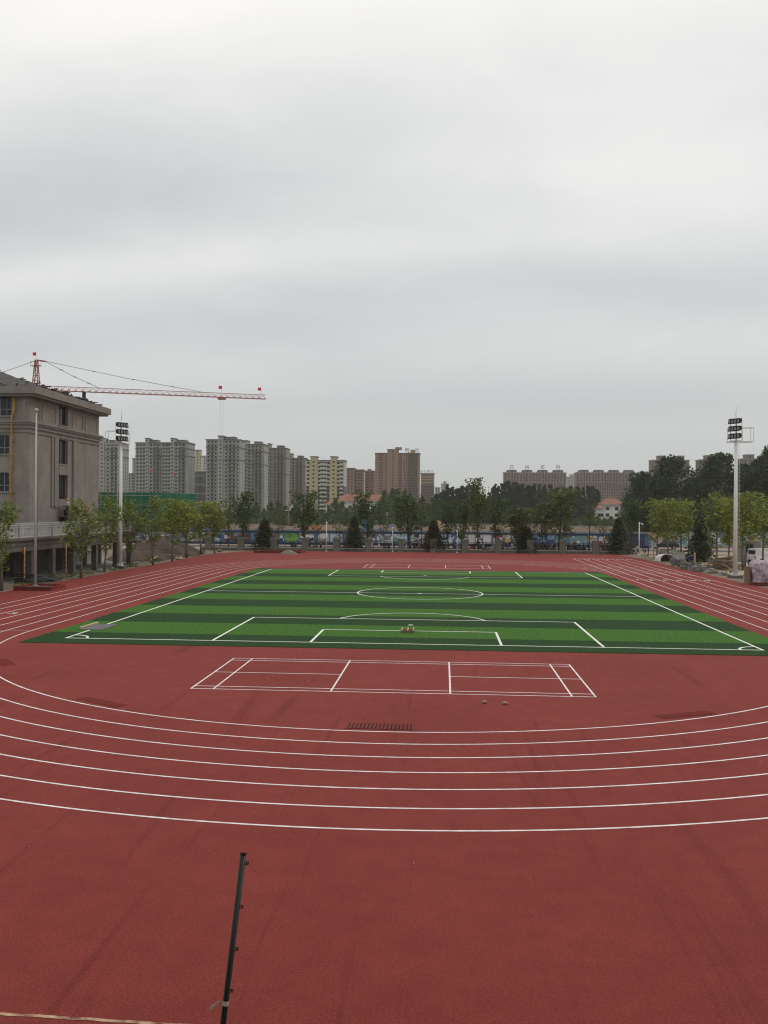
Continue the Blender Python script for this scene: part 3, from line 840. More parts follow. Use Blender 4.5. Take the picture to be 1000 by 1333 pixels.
for nm, bx in (('front_kerb', (-1.35, 1.45, -.62, -.47)), ('rear_kerb', (-1.35, 1.45, 1.75, 1.9)), ('side_kerb', (-1.35, -1.2, -.469, 1.749)), ('side_kerb', (1.3, 1.45, -.469, 1.749))):
    q = MB(); q.box(*bx, 0.001, .30); q.build(nm, M_red_dark if 'front' in nm else M_track, kb)  # front kerb coloured darker, imitating its shaded face
q = MB(); q.box(-1.2, 1.3, -.469, 1.749, .001, .16); q.build('concrete_fill', M_conc_d, kb)

# ------------------------------------------------------------------ floodlight masts
def mast(p, label, sx, vt, vtop):
    t = thing('floodlight_mast', label, 'floodlight mast', (p.x, p.y, -.05), 0, 'floodlight masts beside the track')
    H = zat(577, vt, p.y) ; H = vt
    q = MB(); q.tube([(0, 0, .25), (0, 0, H * .5), (0, 0, H)], [.205, .175, .145], 16); q.build('pole', M_galv, t)
    q = MB(); q.box(-.55, .55, -.55, .55, 0, .24); q.build('footing', M_conc_d, t)
    q = MB(); q.tube([(0, 0, .24), (0, 0, .30)], [.36, .36], 16)
    for i in range(8):
        a_ = i * math.pi / 4; q.beam((math.cos(a_) * .25, math.sin(a_) * .25, .3), (math.cos(a_) * .25, math.sin(a_) * .25, .55), .03, .14)
    q.build('base_flange', M_galv, t)
    q = MB(); q.tube([(sx * .33, -.05, 1.5), (sx * .26, -.05, H)], [.018, .018], 5)
    z = 1.5
    while z < H: q.beam((sx * .2, -.05, z), (sx * .40, -.05, z), .02, .02); z += .4
    q.build('climbing_rungs', M_galv, t)
    ang = -sx * .92                     # heads turned towards the pitch
    ca, sa = math.cos(ang), math.sin(ang)
    def T(x, y, z): return (x * ca - y * sa, x * sa + y * ca, z)
    q = MB(); q.tube([(0, 0, H), (0, 0, H + 2.35)], [.07, .06], 8)
    for x in (-.60, .60): q.beam(T(x, 0, H), T(x, 0, H + 2.1), .05, .05)
    for z in (0.0, .35, 1.05, 1.75): q.beam(T(-.60, 0, H + z), T(.60, 0, H + z), .05, .05)
    q.build('lamp_frame', M_galv, t)
    fx = MB()
    for r_ in range(3):
        for c in range(4):
            x = -.465 + c * .31; z = H + .42 + r_ * .70
            o = MB()
            f = [T(x + a_, y_ - .06, z + b_) for a_, y_, b_ in ((-.14, -.38, -.27), (.14, -.38, -.27), (.11, .0, -.16), (-.11, .0, -.16), (-.14, -.26, .25), (.14, -.26, .25), (.11, .06, .22), (-.11, .06, .22))]
            o.hexa(f)
            for k_ in range(3): o.beam(T(x - .1 + k_ * .1, -.02, z - .1), T(x - .1 + k_ * .1, -.02, z + .2), .02, .12)
            fl = o.build('floodlight', M_black, t)
            gq = MB(); gq.hexa([T(x + a_, y_ - .062, z + b_) for a_, y_, b_ in ((-.08, -.372, -.16), (.08, -.372, -.16), (.08, -.352, -.16), (-.08, -.352, -.16), (-.08, -.308, .12), (.08, -.308, .12), (.08, -.288, .12), (-.08, -.288, .12))])
            gq.build('lens', M_lens, fl)
    # service platform with rail on the outer side
    q = MB(); s2 = sx
    q.box(min(s2 * -.6, s2 * 1.68), max(s2 * -.6, s2 * 1.68), .15, 1.0, H - .1, H - .04); q.build('platform', M_galv, t)
    q = MB()
    for x, y in ((s2 * 1.66, .17), (s2 * 1.66, .98), (s2 * .9, .98), (s2 * -.5, .98)): q.beam((x, y, H - .04), (x, y, H + 1.25), .045, .045)
    for a_, b_ in (((s2 * 1.66, .17), (s2 * 1.66, .98)), ((s2 * 1.66, .98), (s2 * -.5, .98)), ((s2 * 1.66, .17), (s2 * .3, .17))):
        q.beam((*a_, H + 1.25), (*b_, H + 1.25), .045, .045)
    q.build('guard_rail', M_galv, t)
    q = MB(); q.tube([(s2 * -.05, 0, H + 2.3), (s2 * .0, 0, vtop)], [.02, .008], 6); q.build('lightning_rod', M_steel, t)
    return t
M_lens = mat('floodlight_lens', (0.16, 0.16, 0.15), 0.25, spec=0.8)
p = gnd(156.5, 739); mast(p, 'white floodlight mast standing between the young trees on the left', -1, zat(160, 576, p.y), zat(157, 531, p.y))
p = gnd(957, 751.5); mast(p, 'white floodlight mast beside the timber pile on the right', 1, zat(957, 573, p.y), zat(961, 527, p.y))

# ------------------------------------------------------------------ unseen block behind the camera, added to shade the near track
vw, vg = MB(), MB(); ops = []
for k_ in range(4):
    for i in range(14): ops.append((2.0 + i * 4.2, 4.6 + i * 4.2, 1.2 + k_ * 3.7, 3.1 + k_ * 3.7))
facade(vw, vg, (30, -1.0, 0), (-1, 0, 0), (0, 1, 0), 60, -.1, 15.5, ops, .3)
vw.box(-30, 30, -13, -1.9, -.1, 15.499)
vw.box(-30.6, 30.6, -13.6, -.3, 15.5, 16.1)
vo = struct('unseen_viewpoint_building', vw, M_render); vq = vg.build('windows', M_glass, vo, kind='stuff')

# ------------------------------------------------------------------ tower crane
CY = 205.0
A = at(62, 507.5, CY); B = at(346, 519.5, CY * 1.085)
cx0 = at(47, 508, CY)
cr = thing('tower_crane', 'red tower crane with a long lattice jib behind the building', 'crane', (cx0.x, cx0.y, 0))
o0 = Vector((cx0.x, cx0.y, 0))
def lattice(mb, a, b, w, h, n, tri=True, ch=.10, br=.06, w2=None, h2=None):
    a = Vector(a); b = Vector(b); d = (b - a).normalized(); up = Vector((0, 0, 1))
    if abs(d.z) > .9: up = Vector((1, 0, 0))
    s_ = d.cross(up).normalized(); u_ = s_.cross(d).normalized()
    def sec(t_):
        ww = w + ((w2 or w) - w) * t_; hh = h + ((h2 or h) - h) * t_; c = a + (b - a) * t_
        if tri: return [c - s_ * ww / 2, c + s_ * ww / 2, c + u_ * hh]
        return [c - s_ * ww / 2 - u_ * hh / 2, c + s_ * ww / 2 - u_ * hh / 2, c + s_ * ww / 2 + u_ * hh / 2, c - s_ * ww / 2 + u_ * hh / 2]
    S = [sec(i / n) for i in range(n + 1)]; k_ = len(S[0])
    for j in range(k_):
        for i in range(n): mb.beam(S[i][j], S[i + 1][j], ch, ch)
    for i in range(n):
        for j in range(k_):
            j2 = (j + 1) % k_
            mb.beam(S[i][j], S[i][j2], br, br)
            if tri and j > 0:
                # zigzag: bottom - top - bottom
                lo_, hi_ = (j, j2) if j2 == 2 or j == 1 else (j2, j)
                mid = (Vector(S[i][2]) + Vector(S[i + 1][2])) / 2
                bidx = 1 if j == 1 else 0
                mb.beam(S[i][bidx], mid, br, br); mb.beam(mid, S[i + 1][bidx], br, br)
            elif not tri:
                a_, b_ = (j, j2) if i % 2 else (j2, j); mb.beam(S[i][a_], S[i + 1][b_], br, br)
zj = A.z
q = MB(); lattice(q, (0, 0, -.2), (0, 0, zj - 1.2), 1.7, 1.7, 20, False, .16, .09); q.build('mast', M_craneR, cr)
q = MB(); q.tube([(0, 0, zj - 1.2), (0, 0, zj - .3)], [1.1, 1.1], 12); q.build('slewing_ring', M_craneR, cr)
pk = at(47.5, 470, CY) - o0
q = MB(); lattice(q, (0, 0, zj - .3), pk + Vector((0, 0, .3)), 1.5, 1.5, 6, False, .16, .09, .5, .5); q.build('tower_peak', M_craneR, cr)
q = MB(); q.box(pk.x - 1.3, pk.x + 1.2, pk.y - .5, pk.y + .5, pk.z - 1.2, pk.z - 1.1)
for x in (-1.25, 1.15):
    q.beam((pk.x + x, pk.y - .5, pk.z - 1.1), (pk.x + x, pk.y - .5, pk.z - .1), .05, .05); q.beam((pk.x + x, pk.y - .5, pk.z - .1), (pk.x + x, pk.y + .5, pk.z - .1), .05, .05)
q.beam((pk.x - 1.25, pk.y - .5, pk.z - .1), (pk.x + 1.15, pk.y - .5, pk.z - .1), .05, .05); q.build('peak_platform', M_craneR, cr)
q = MB(); q.beam(pk + Vector((.2, 0, .2)), pk + Vector((2.2, 0, -.1)), .35, .35); q.build('peak_arm', M_craneR, cr)
jd = (B - A).normalized()
J0 = Vector((0, 0, zj)) + jd * 1.0; J1 = B - o0
q = MB(); lattice(q, J0, J1, 1.15, 1.05, 34, True, .12, .055); q.build('jib', M_craneR, cr)
K1 = Vector((0, 0, zj)) - Vector((jd.x, jd.y, 0)).normalized() * 15
q = MB(); lattice(q, Vector((0, 0, zj)) - jd * 1.0, K1, 1.2, 1.0, 10, True, .12, .06); q.build('counter_jib', M_craneR, cr)
q = MB(); q.box(K1.x - 1.2, K1.x + 1.4, K1.y - .9, K1.y + .9, K1.z - 2.2, K1.z); q.build('counterweight', M_conc_d, cr)
q = MB(); cb = Vector((1.3, -.9, zj - 1.6)); q.box(cb.x - .8, cb.x + .8, cb.y - .8, cb.y + .8, cb.z - 1.1, cb.z + 1.1); q.build('cab', M_whitewall, cr)
pe = pk + Vector((2.0, 0, 0))
for (u, v, k_) in ((133, 507.5, .25), (268, 514.5, .71)):
    e_ = J0 + (J1 - J0) * k_ + Vector((0, 0, 1.05))
    q = MB(); q.tube([pe, pe.lerp(e_, .5) + Vector((0, 0, -.25)), e_], [.055] * 3, 5)
    for f_ in (.3, .55, .8): 
        c = pe.lerp(e_, f_) + Vector((0, 0, -.25 * (1 - abs(2 * f_ - 1)))); q.beam(c - jd * .35, c + jd * .35, .16, .16)
    q.build('stay_cable', M_cable, cr)
q = MB(); q.tube([pk + Vector((-.4, 0, 0)), K1 + Vector((1, 0, 1))], [.055] * 2, 5); q.build('stay_cable', M_cable, cr)
tr = J0 + (J1 - J0) * .795
q = MB(); q.box(tr.x - .9, tr.x + .9, tr.y - .7, tr.y + .7, tr.z - .55, tr.z - .12); trl = q.build('trolley', M_craneR, cr)
q = MB()
hb = zat(286, 652, CY * 1.07)
for x in (-.35, .35): q.tube([(tr.x + x, tr.y, tr.z - .5), (tr.x + x, tr.y, hb)], [.018, .018], 4)
q.build('hoist_rope', M_cable, trl)
q = MB(); q.box(tr.x - .3, tr.x + .3, tr.y - .15, tr.y + .15, hb - .8, hb); q.build('hook_block', M_cable, trl)
for c in (pk + Vector((-.1, 0, .3)), tr + Vector((0, 0, 1.1)), J0 + (J1 - J0) * .978 + Vector((0, 0, 1.1))):
    q = MB(); q.tube([c, c + Vector((0, 0, 1.9))], [.035, .035], 5); f_ = q.build('flag_staff', M_cable, cr)
    q = MB(); wv = [(0, 0), (-.3, .06), (-.6, -.04), (-.85, .05)]
    for i in range(3):
        a_, b_ = wv[i], wv[i + 1]
        q.hexa([c + Vector((a_[0], a_[1], 1.05)), c + Vector((b_[0], b_[1], 1.0)), c + Vector((b_[0], b_[1] + .02, 1.0)), c + Vector((a_[0], a_[1] + .02, 1.05)), c + Vector((a_[0], a_[1], 1.8)), c + Vector((b_[0], b_[1], 1.77)), c + Vector((b_[0], b_[1] + .02, 1.77)), c + Vector((a_[0], a_[1] + .02, 1.8))])
    q.build('flag', M_flag, f_)

# ------------------------------------------------------------------ green netted scaffold block
SY = 165.0
xa, xb, xc = xat(100, SY), xat(207, SY), xat(229, SY)
zt = zat(170, 641, SY)
sc = thing('netted_building', 'half built block wrapped in green debris netting', 'building', (0, 0, 0))
q = MB(); q.box(xa, xb - .6, SY + .6, SY + 18, -.3, zt - 1.2); q.build('concrete_core', M_conc_d, sc)
def netting(a, b, z0, z1, seed):
    mb = MB(); a = Vector(a); b = Vector(b); n = 40; mzz = 8; d = (b - a); nn = Vector((d.y, -d.x, 0)).normalized(); i0 = len(mb.v)
    for i in range(n + 1):
        for j in range(mzz + 1):
            p_ = a + d * i / n; z = z0 + (z1 - z0) * j / mzz
            w_ = .22 * noise.noise(Vector((p_.x * .5 + seed, p_.y * .5, z * .5))) + .10 * math.sin(i * math.pi / 2.5)
            mb.v.append((p_.x + nn.x * w_, p_.y + nn.y * w_, z + .1 * noise.noise(Vector((i * .3, seed, 1)))))
    for i in range(n):
        for j in range(mzz):
            k_ = i0 + i * (mzz + 1) + j
            mb.f.append((k_, k_ + mzz + 1, k_ + mzz + 2, k_ + 1)); mb.mi.append(0); mb.sm.append(True)
    return mb
netting((xa, SY, 0), (xb, SY, 0), 0, zt, 1).build('debris_net', M_net, sc)
netting((xb, SY, 0), (xb + (xc - xb) * .98, SY + 14, 0), 0, zt, 4).build('debris_net', M_net, sc)
pq = MB(); pq.tube([(0, 0, 0), (0, 0, zt + .9)], [.05, .05], 5); pme = pq.mesh('scaffold_pole', M_wood)
x = xa
while x <= xb: link('scaffold_pole', pme, sc, (x, SY - .32, 0)); x += 1.6
for z in (zt - .6, zt - 2.4, zt - 4.2):
    q = MB(); q.tube([(xa, SY - .36, z), (xb, SY - .36, z)], [.04, .04], 5); q.build('scaffold_ledger', M_steel, sc)
# ------------------------------------------------------------------ far apartment towers
def wallmat(name, c, v=0.08): return mat(name, c, 0.9, v, 0.05, detail=6)
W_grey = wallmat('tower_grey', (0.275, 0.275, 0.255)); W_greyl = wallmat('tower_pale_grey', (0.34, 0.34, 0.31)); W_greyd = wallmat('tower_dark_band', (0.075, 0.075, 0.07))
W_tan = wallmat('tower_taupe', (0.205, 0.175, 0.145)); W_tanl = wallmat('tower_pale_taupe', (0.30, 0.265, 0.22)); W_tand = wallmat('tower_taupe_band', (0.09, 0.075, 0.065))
W_yel = wallmat('tower_yellow', (0.46, 0.385, 0.235)); W_wht = wallmat('tower_white', (0.52, 0.50, 0.44)); W_slate = wallmat('tower_slate', (0.13, 0.13, 0.125))
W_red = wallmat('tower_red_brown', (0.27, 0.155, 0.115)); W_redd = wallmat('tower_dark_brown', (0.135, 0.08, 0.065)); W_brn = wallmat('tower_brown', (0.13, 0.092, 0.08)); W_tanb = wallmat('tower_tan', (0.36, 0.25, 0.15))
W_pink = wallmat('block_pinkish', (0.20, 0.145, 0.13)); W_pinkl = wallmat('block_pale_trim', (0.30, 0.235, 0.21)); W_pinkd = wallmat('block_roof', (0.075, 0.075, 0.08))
W_far = wallmat('far_pale_grey', (0.33, 0.33, 0.32))
def tower(label, u0, u1, vtop, Y, D, floors, cols, mats, stair=None, stair_dv=0, bands=(), zone=None, side=True, fh=None, name='apartment_tower', group=None, penthouse=True, arches=(), balcony=()):
    """cols: list of (fraction, width m). mats: wall, band, stair/light"""
    x0, x1 = xat(u0, Y), xat(u1, Y); W = x1 - x0; H = zat((u0 + u1) / 2, vtop, Y)
    t = thing(name, label, 'apartment block', (x0, Y, -.3), 0, group)
    H += .3; fl = H / (floors + .4)
    wl, gl, bd, bal = MB(), MB(), MB(), MB()
    op = []
    for k_ in range(floors):
        z = .4 * fl + k_ * fl
        for i, cdef in enumerate(cols):
            f_, w_ = cdef[0], cdef[1]; off = cdef[2] if len(cdef) > 2 else 0
            zz = z + fl * (.22 + off)
            if zz + fl * .5 > H - .3: continue
            op.append((f_ * W - w_ / 2, f_ * W + w_ / 2, zz, zz + fl * .57))
    zf_ = (lambda x, z: zone(x / W, z / H)) if zone else None
    facade(wl, gl, (0, 0, 0), (1, 0, 0), (0, -1, 0), W, 0, H, op, .3, zf_)
    sop = []
    for k_ in range(floors):
        z = .4 * fl + k_ * fl
        for f_ in (.2, .5, .8): sop.append((f_ * D - .6, f_ * D + .6, z + fl * .22, z + fl * .72))
    sz = (lambda x, z: zone(1.0, z / H)) if zone else (lambda x, z: 2)  # plain side walls painted paler, imitating sunlit sides
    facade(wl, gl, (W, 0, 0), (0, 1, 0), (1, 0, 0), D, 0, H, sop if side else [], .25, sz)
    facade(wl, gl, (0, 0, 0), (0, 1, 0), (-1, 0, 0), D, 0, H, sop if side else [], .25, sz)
    wl.face([(0, D, 0), (W, D, 0), (W, D, H), (0, D, H)][::-1]); wl.face([(0, 0, H), (W, 0, H), (W, D, H), (0, D, H)])
    wl.build('wall', mats, t)
    gl.build('windows', M_glass_f, t, kind='stuff')
    bd.box(-.5, W + .5, -.5, D + .5, H + .003, H + .75); bd.build('cornice', mats[1], t)
    for b_ in bands:
        z = b_ * H; bd = MB(); i0 = len(bd.v)
        o_ = [(-.3, -.3), (W + .3, -.3), (W + .3, D), (W + .002, D), (W + .002, -.002), (-.3, -.002)]
        for zz in (z, z + .55): bd.v += [(x, y, zz) for x, y in o_]
        for j in range(6): bd.f.append((j, (j + 1) % 6, 6 + (j + 1) % 6, 6 + j))
        bd.f += [(0, 5, 4, 1), (1, 4, 3, 2), (6, 7, 10, 11), (7, 8, 9, 10)]; bd.mi += [0] * 10; bd.sm += [False] * 10
        bd.build('band_course', mats[1], t)
    if stair:
        for s0, s1 in stair:
            q = MB(); hh = stair_dv * Y / F_PX
            q.box(s0 * W, s1 * W, -.8, -.303, 0, H + .76); q.box(s0 * W, s1 * W, -.8, D * .55, H + .76, H + hh)
            zz = fl * .9
            pan = MB()
            while zz < H + hh - fl * .6:
                c = (s0 + s1) / 2 * W; pan.box(c - .7, c + .7, -.86, -.801, zz, zz + fl * .42); zz += fl
            q.build('stair_tower', mats[2], t)
            pan.build('stair_windows', M_glass_f, t, kind='stuff')
            q = MB(); q.box(s0 * W - .4, s1 * W + .4, -1.2, D * .6, H + hh + .003, H + hh + .6); q.build('stair_roof', mats[1], t)
    if penthouse:
        q = MB(); q.box(W * .52, W * .8, D * .2, D * .8, H + .76, H + 2.6); q.build('lift_room', mats[0], t)
        q = MB(); q.box(W * .5, W * .82, D * .15, D * .85, H + 2.603, H + 3.0); q.build('lift_room_roof', mats[1], t)
    if arches:
        q = MB()
        for (f0, f1) in arches:
            for k_ in range(1, floors - 1):
                z = .4 * fl + k_ * fl
                a_, b_ = f0 * W, f1 * W
                q.box(a_, b_, -.55, -.003, z - .05, z + .32)
                c = (a_ + b_) / 2
                q.hexa([(a_ + .4, -.5, z + fl * .80), (b_ - .4, -.5, z + fl * .80), (b_ - .4, -.003, z + fl * .80), (a_ + .4, -.003, z + fl * .80), (c - 1, -.5, z + fl * .93), (c + 1, -.5, z + fl * .93), (c + 1, -.003, z + fl * .93), (c - 1, -.003, z + fl * .93)])
        q.build('balcony_arches', mats[1], t, kind='stuff')
    if balcony:
        q = MB()
        for (f0, f1) in balcony:
            for k_ in range(floors):
                z = .4 * fl + k_ * fl; q.box(f0 * W, f1 * W, -1.0, -.31, z - .1, z + fl * .38)
        q.build('balconies', mats[0], t, kind='stuff')
    return t, W, H, D
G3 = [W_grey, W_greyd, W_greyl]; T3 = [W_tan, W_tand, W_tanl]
gc = [(.07, 1.7), (.18, 1.7), (.28, 1.6), (.60, 1.6), (.71, 1.7), (.82, 1.7), (.93, 1.3)]
GRP = 'apartment towers on the skyline'
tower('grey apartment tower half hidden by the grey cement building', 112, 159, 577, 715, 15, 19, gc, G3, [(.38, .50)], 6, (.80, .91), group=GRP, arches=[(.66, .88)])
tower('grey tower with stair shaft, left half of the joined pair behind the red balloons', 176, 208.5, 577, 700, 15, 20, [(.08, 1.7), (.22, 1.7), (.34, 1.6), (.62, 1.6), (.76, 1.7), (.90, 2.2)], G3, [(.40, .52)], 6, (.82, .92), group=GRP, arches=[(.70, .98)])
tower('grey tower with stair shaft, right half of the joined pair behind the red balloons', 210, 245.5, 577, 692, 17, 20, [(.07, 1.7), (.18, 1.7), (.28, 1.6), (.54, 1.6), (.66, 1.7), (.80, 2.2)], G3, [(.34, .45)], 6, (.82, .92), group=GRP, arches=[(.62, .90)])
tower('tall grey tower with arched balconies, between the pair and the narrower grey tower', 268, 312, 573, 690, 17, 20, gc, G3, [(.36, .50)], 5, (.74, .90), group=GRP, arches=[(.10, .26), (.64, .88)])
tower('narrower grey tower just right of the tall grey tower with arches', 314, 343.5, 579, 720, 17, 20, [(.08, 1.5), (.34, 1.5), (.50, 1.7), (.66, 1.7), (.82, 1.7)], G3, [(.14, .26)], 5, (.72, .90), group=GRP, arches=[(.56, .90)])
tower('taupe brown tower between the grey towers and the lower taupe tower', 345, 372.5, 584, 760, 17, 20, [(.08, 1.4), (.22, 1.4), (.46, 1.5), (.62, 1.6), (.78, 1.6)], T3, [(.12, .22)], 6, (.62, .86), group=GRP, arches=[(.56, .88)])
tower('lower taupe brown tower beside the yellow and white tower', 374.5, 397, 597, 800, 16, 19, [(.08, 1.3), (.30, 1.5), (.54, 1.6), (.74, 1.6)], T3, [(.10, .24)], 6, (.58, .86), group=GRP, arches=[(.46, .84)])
def yz(x, z):
    if .10 < x < .29 or .63 < x < .80: return 2
    return 0 if z > .57 else 1
tower('yellow and white tower with slate lower half', 398.5, 448, 600, 640, 15, 14, [(.045, 1.7), (.155, 1.0, .25), (.22, 1.4), (.345, 1.9), (.42, 1.9), (.50, 1.9), (.58, 1.8), (.71, 1.4), (.765, .9, .25), (.845, 1.8), (.93, 2.2)], [W_wht, W_slate, W_yel], [(.64, .80), (.11, .28)], 5, (), yz, group=GRP, penthouse=False, balcony=[(.36, .54), (.88, .97)])
tower('small yellow and white tower far behind the grey towers', 250, 270, 594, 980, 14, 20, [(.2, 2), (.5, 1.6), (.8, 2)], [W_wht, W_slate, W_yel], [(.2, .5)], 8, (), lambda x, z: 2 if x < .5 else 0, group=GRP, penthouse=False)
tower('low dark grey block in the gap left of the tall grey tower', 249, 268, 614, 820, 12, 15, [(.3, 1.4), (.62, 4.0), (.9, 1.4)], [W_greyd, W_grey, W_grey], None, 0, (.3, .5, .7, .9), group=GRP, penthouse=False)
tower('low dark grey block in the gap right of the half hidden tower', 165, 177, 617, 860, 12, 14, [(.25, 1.6), (.7, 3.0)], [W_grey, W_greyd, W_greyl], None, 0, (.5,), group=GRP, penthouse=False)
tower('pale slim tower behind the left grey pair', 172, 182, 597, 1000, 12, 20, [(.3, 1.6), (.7, 1.6)], [W_far, W_grey, W_far], None, 0, (), group=GRP, penthouse=False)
RB = [W_red, W_redd, W_red]
tower('low red brown tower beside the yellow and white tower', 450.5, 461, 610, 900, 14, 15, [(.3, 1.5), (.7, 1.5)], RB, None, 0, (.78,), group=GRP, penthouse=False)
tower('low red brown block with flat top between two red brown towers', 461, 473, 612, 905, 13, 15, [(.15, 2.0), (.45, 1.3), (.62, 1.3), (.8, 1.3)], RB, None, 0, (.78,), group=GRP, penthouse=False)
tower('low red brown tower joined to the tall red brown block', 475, 487, 613.5, 920, 14, 15, [(.1, 2.0), (.3, 1.2), (.5, 1.3), (.75, 1.3)], RB, [(.3, .62)], 2, (.78,), group=GRP, penthouse=False)
tb, W_, H_, D_ = tower('tall red brown tower with stepped roof and dark balcony strips', 488, 526, 590.5, 880, 16, 24, [(.16, 2.0), (.24, 1.4), (.37, 1.2), (.64, 2.2), (.86, 3.0)], RB, [(.42, .80)], 5, (.84,), group=GRP, penthouse=False, balcony=[(.13, .20), (.82, .90)])
q = MB(); q.box(W_ * .68, W_ * .90, 2, 9, H_ + 4.2, H_ + 6.6); q.build('lift_room', W_red, tb)
tb2, W2_, H2_, D2_ = tower('red brown tower with dense dark window grid under the rooftop sign', 527, 546, 590.5, 880.5, 15, 24, [(.08, .9), (.28, 1.7), (.45, 1.7), (.62, 1.7), (.79, 1.7)], RB, [(.20, .24)], 1, (), group=GRP, penthouse=False, zone=lambda x, z: 1 if .26 < x < .84 else 0)
q = MB(); q.box(W2_ * .35, W2_ * .68, 1, 8, H2_ + .76, H2_ + 4.0); q.build('lift_room', W_tanb, tb2)
tb3, W3_, H3_, D3_ = tower('brown block with tan top storeys and a row of rooftop letters', 547.5, 565, 617, 840, 14, 15, [(.1, 1.0), (.25, 1.2), (.4, 1.2), (.55, 1.2), (.7, 1.2), (.85, 1.2)], [W_brn, W_pinkd, W_tanb], None, 0, (), lambda x, z: 2 if z > .76 else 0, group=GRP, penthouse=False)
tower('pale grey far block left of the poplars', 566, 573, 635, 1250, 12, 12, [(.3, 1.5), (.7, 1.5)], [W_far] * 3, None, 0, (), group=GRP, penthouse=False)
tower('pale grey far block with raised end behind the poplars', 574, 584, 630, 1250, 12, 14, [(.3, 1.5), (.7, 1.5)], [W_far] * 3, [(.3, .7)], 3, (), group=GRP, penthouse=False)
tower('pale hazy far block between the two long brown blocks', 737, 749, 621, 1400, 14, 14, [(.3, 1.5), (.7, 1.5)], [W_far] * 3, [(.4, .8)], 3, (), group=GRP, penthouse=False)
tower('pale hazy far block in the gap between the right brown towers', 898, 910, 612, 1400, 14, 16, [(.3, 1.5), (.7, 1.5)], [W_far] * 3, None, 0, (), group=GRP, penthouse=False)
def sign(parent, txt, x, y, z, size, M):
    fr = MB(); s_ = size
    for a_ in (-s_ * .35, s_ * .35): fr.beam((x + a_, y + .25, z - .9), (x + a_, y + .25, z + s_), .12, .12)
    fr.beam((x - s_ * .4, y + .25, z - .1), (x + s_ * .4, y + .25, z - .1), .1, .1)
    f_ = fr.build('sign_frame', M_black, parent)
    me = text_mesh(txt, size * 1.0, .08); me.materials.append(M)
    o = link('rooftop_letter', me, f_, (x, y, z + size * .5)); o.rotation_euler = (R(90), 0, 0)
M_sign = mat('grey_sign_letter', (0.10, 0.095, 0.09), 0.7)
for i, ch in enumerate('明次'):
    px_ = (529.5, 542)[i]; sign(tb2, ch, xat(px_, 880) - xat(527, 880.5), 1, H2_ + .9, 4.6, M_sign)
for i, ch in enumerate('日四書四'):
    sign(tb3, ch, xat(548.5 + i * 4.4, 840) - xat(547.5, 840), 1, H3_ + 1.2, 2.4, M_sign)
# the two long mansard blocks and the two towers on the right
def long_block(label, u0, u1, vtop, Y, humps, letters=''):
    n = 26
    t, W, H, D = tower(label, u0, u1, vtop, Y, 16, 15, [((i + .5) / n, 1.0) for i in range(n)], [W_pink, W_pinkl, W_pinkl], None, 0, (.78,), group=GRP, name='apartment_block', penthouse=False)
    q = MB()
    for i in range(humps * 5 + 1):
        x = W * i / (humps * 5); q.box(x - .35, x + .35, -.6, .2, H * .785, H + 1.4)
    q.build('parapet_pier', W_pinkl, t)
    for i in range(humps):
        c = W * (i + .5) / humps; w_ = W / humps * .36
        q = MB(); q.hexa([(c - w_, -.2, H + .76), (c + w_, -.2, H + .76), (c + w_, 9, H + .76), (c - w_, 9, H + .76), (c - w_ * .8, 1.2, H + 3.4), (c + w_ * .8, 1.2, H + 3.4), (c + w_ * .8, 8, H + 3.4), (c - w_ * .8, 8, H + 3.4)]); q.build('mansard_roof', W_pinkd, t)
        for dx in (-w_ * .5, w_ * .5):
            q = MB(); q.box(c + dx - .7, c + dx + .7, -.3, 1.0, H + .9, H + 2.3); q.build('dormer', W_pinkl, t)
        if letters: sign(t, letters[i], c, 2.5, H + 3.9, 4.4, M_sign)
    return t
long_block('long brown block with four rooftop letters behind the poplars', 656, 736.5, 616, 900, 4, '四林宏月')
long_block('long brown block with four bare roof humps behind the poplars', 750, 829, 616, 910, 4)
for lab, u0, u1, vt, st in (('brown tower with stepped top behind the largest dark tree', 849, 897, 599.5, [(.16, .34), (.66, .86)]), ('brown tower left of the right floodlight mast', 911, 951, 599, [(.18, .48)]), ('brown tower partly behind the right floodlight mast', 963, 996, 598, [(.22, .55)])):
    tower(lab, u0, u1, vt, 850, 15, 17, [(.1, 1.1), (.22, 1.1), (.4, 1.1), (.55, 1.1), (.7, 1.1), (.88, 1.1)], [W_pink, W_pinkl, W_pink], st, 5.5, (.93, .80), group=GRP, penthouse=False)

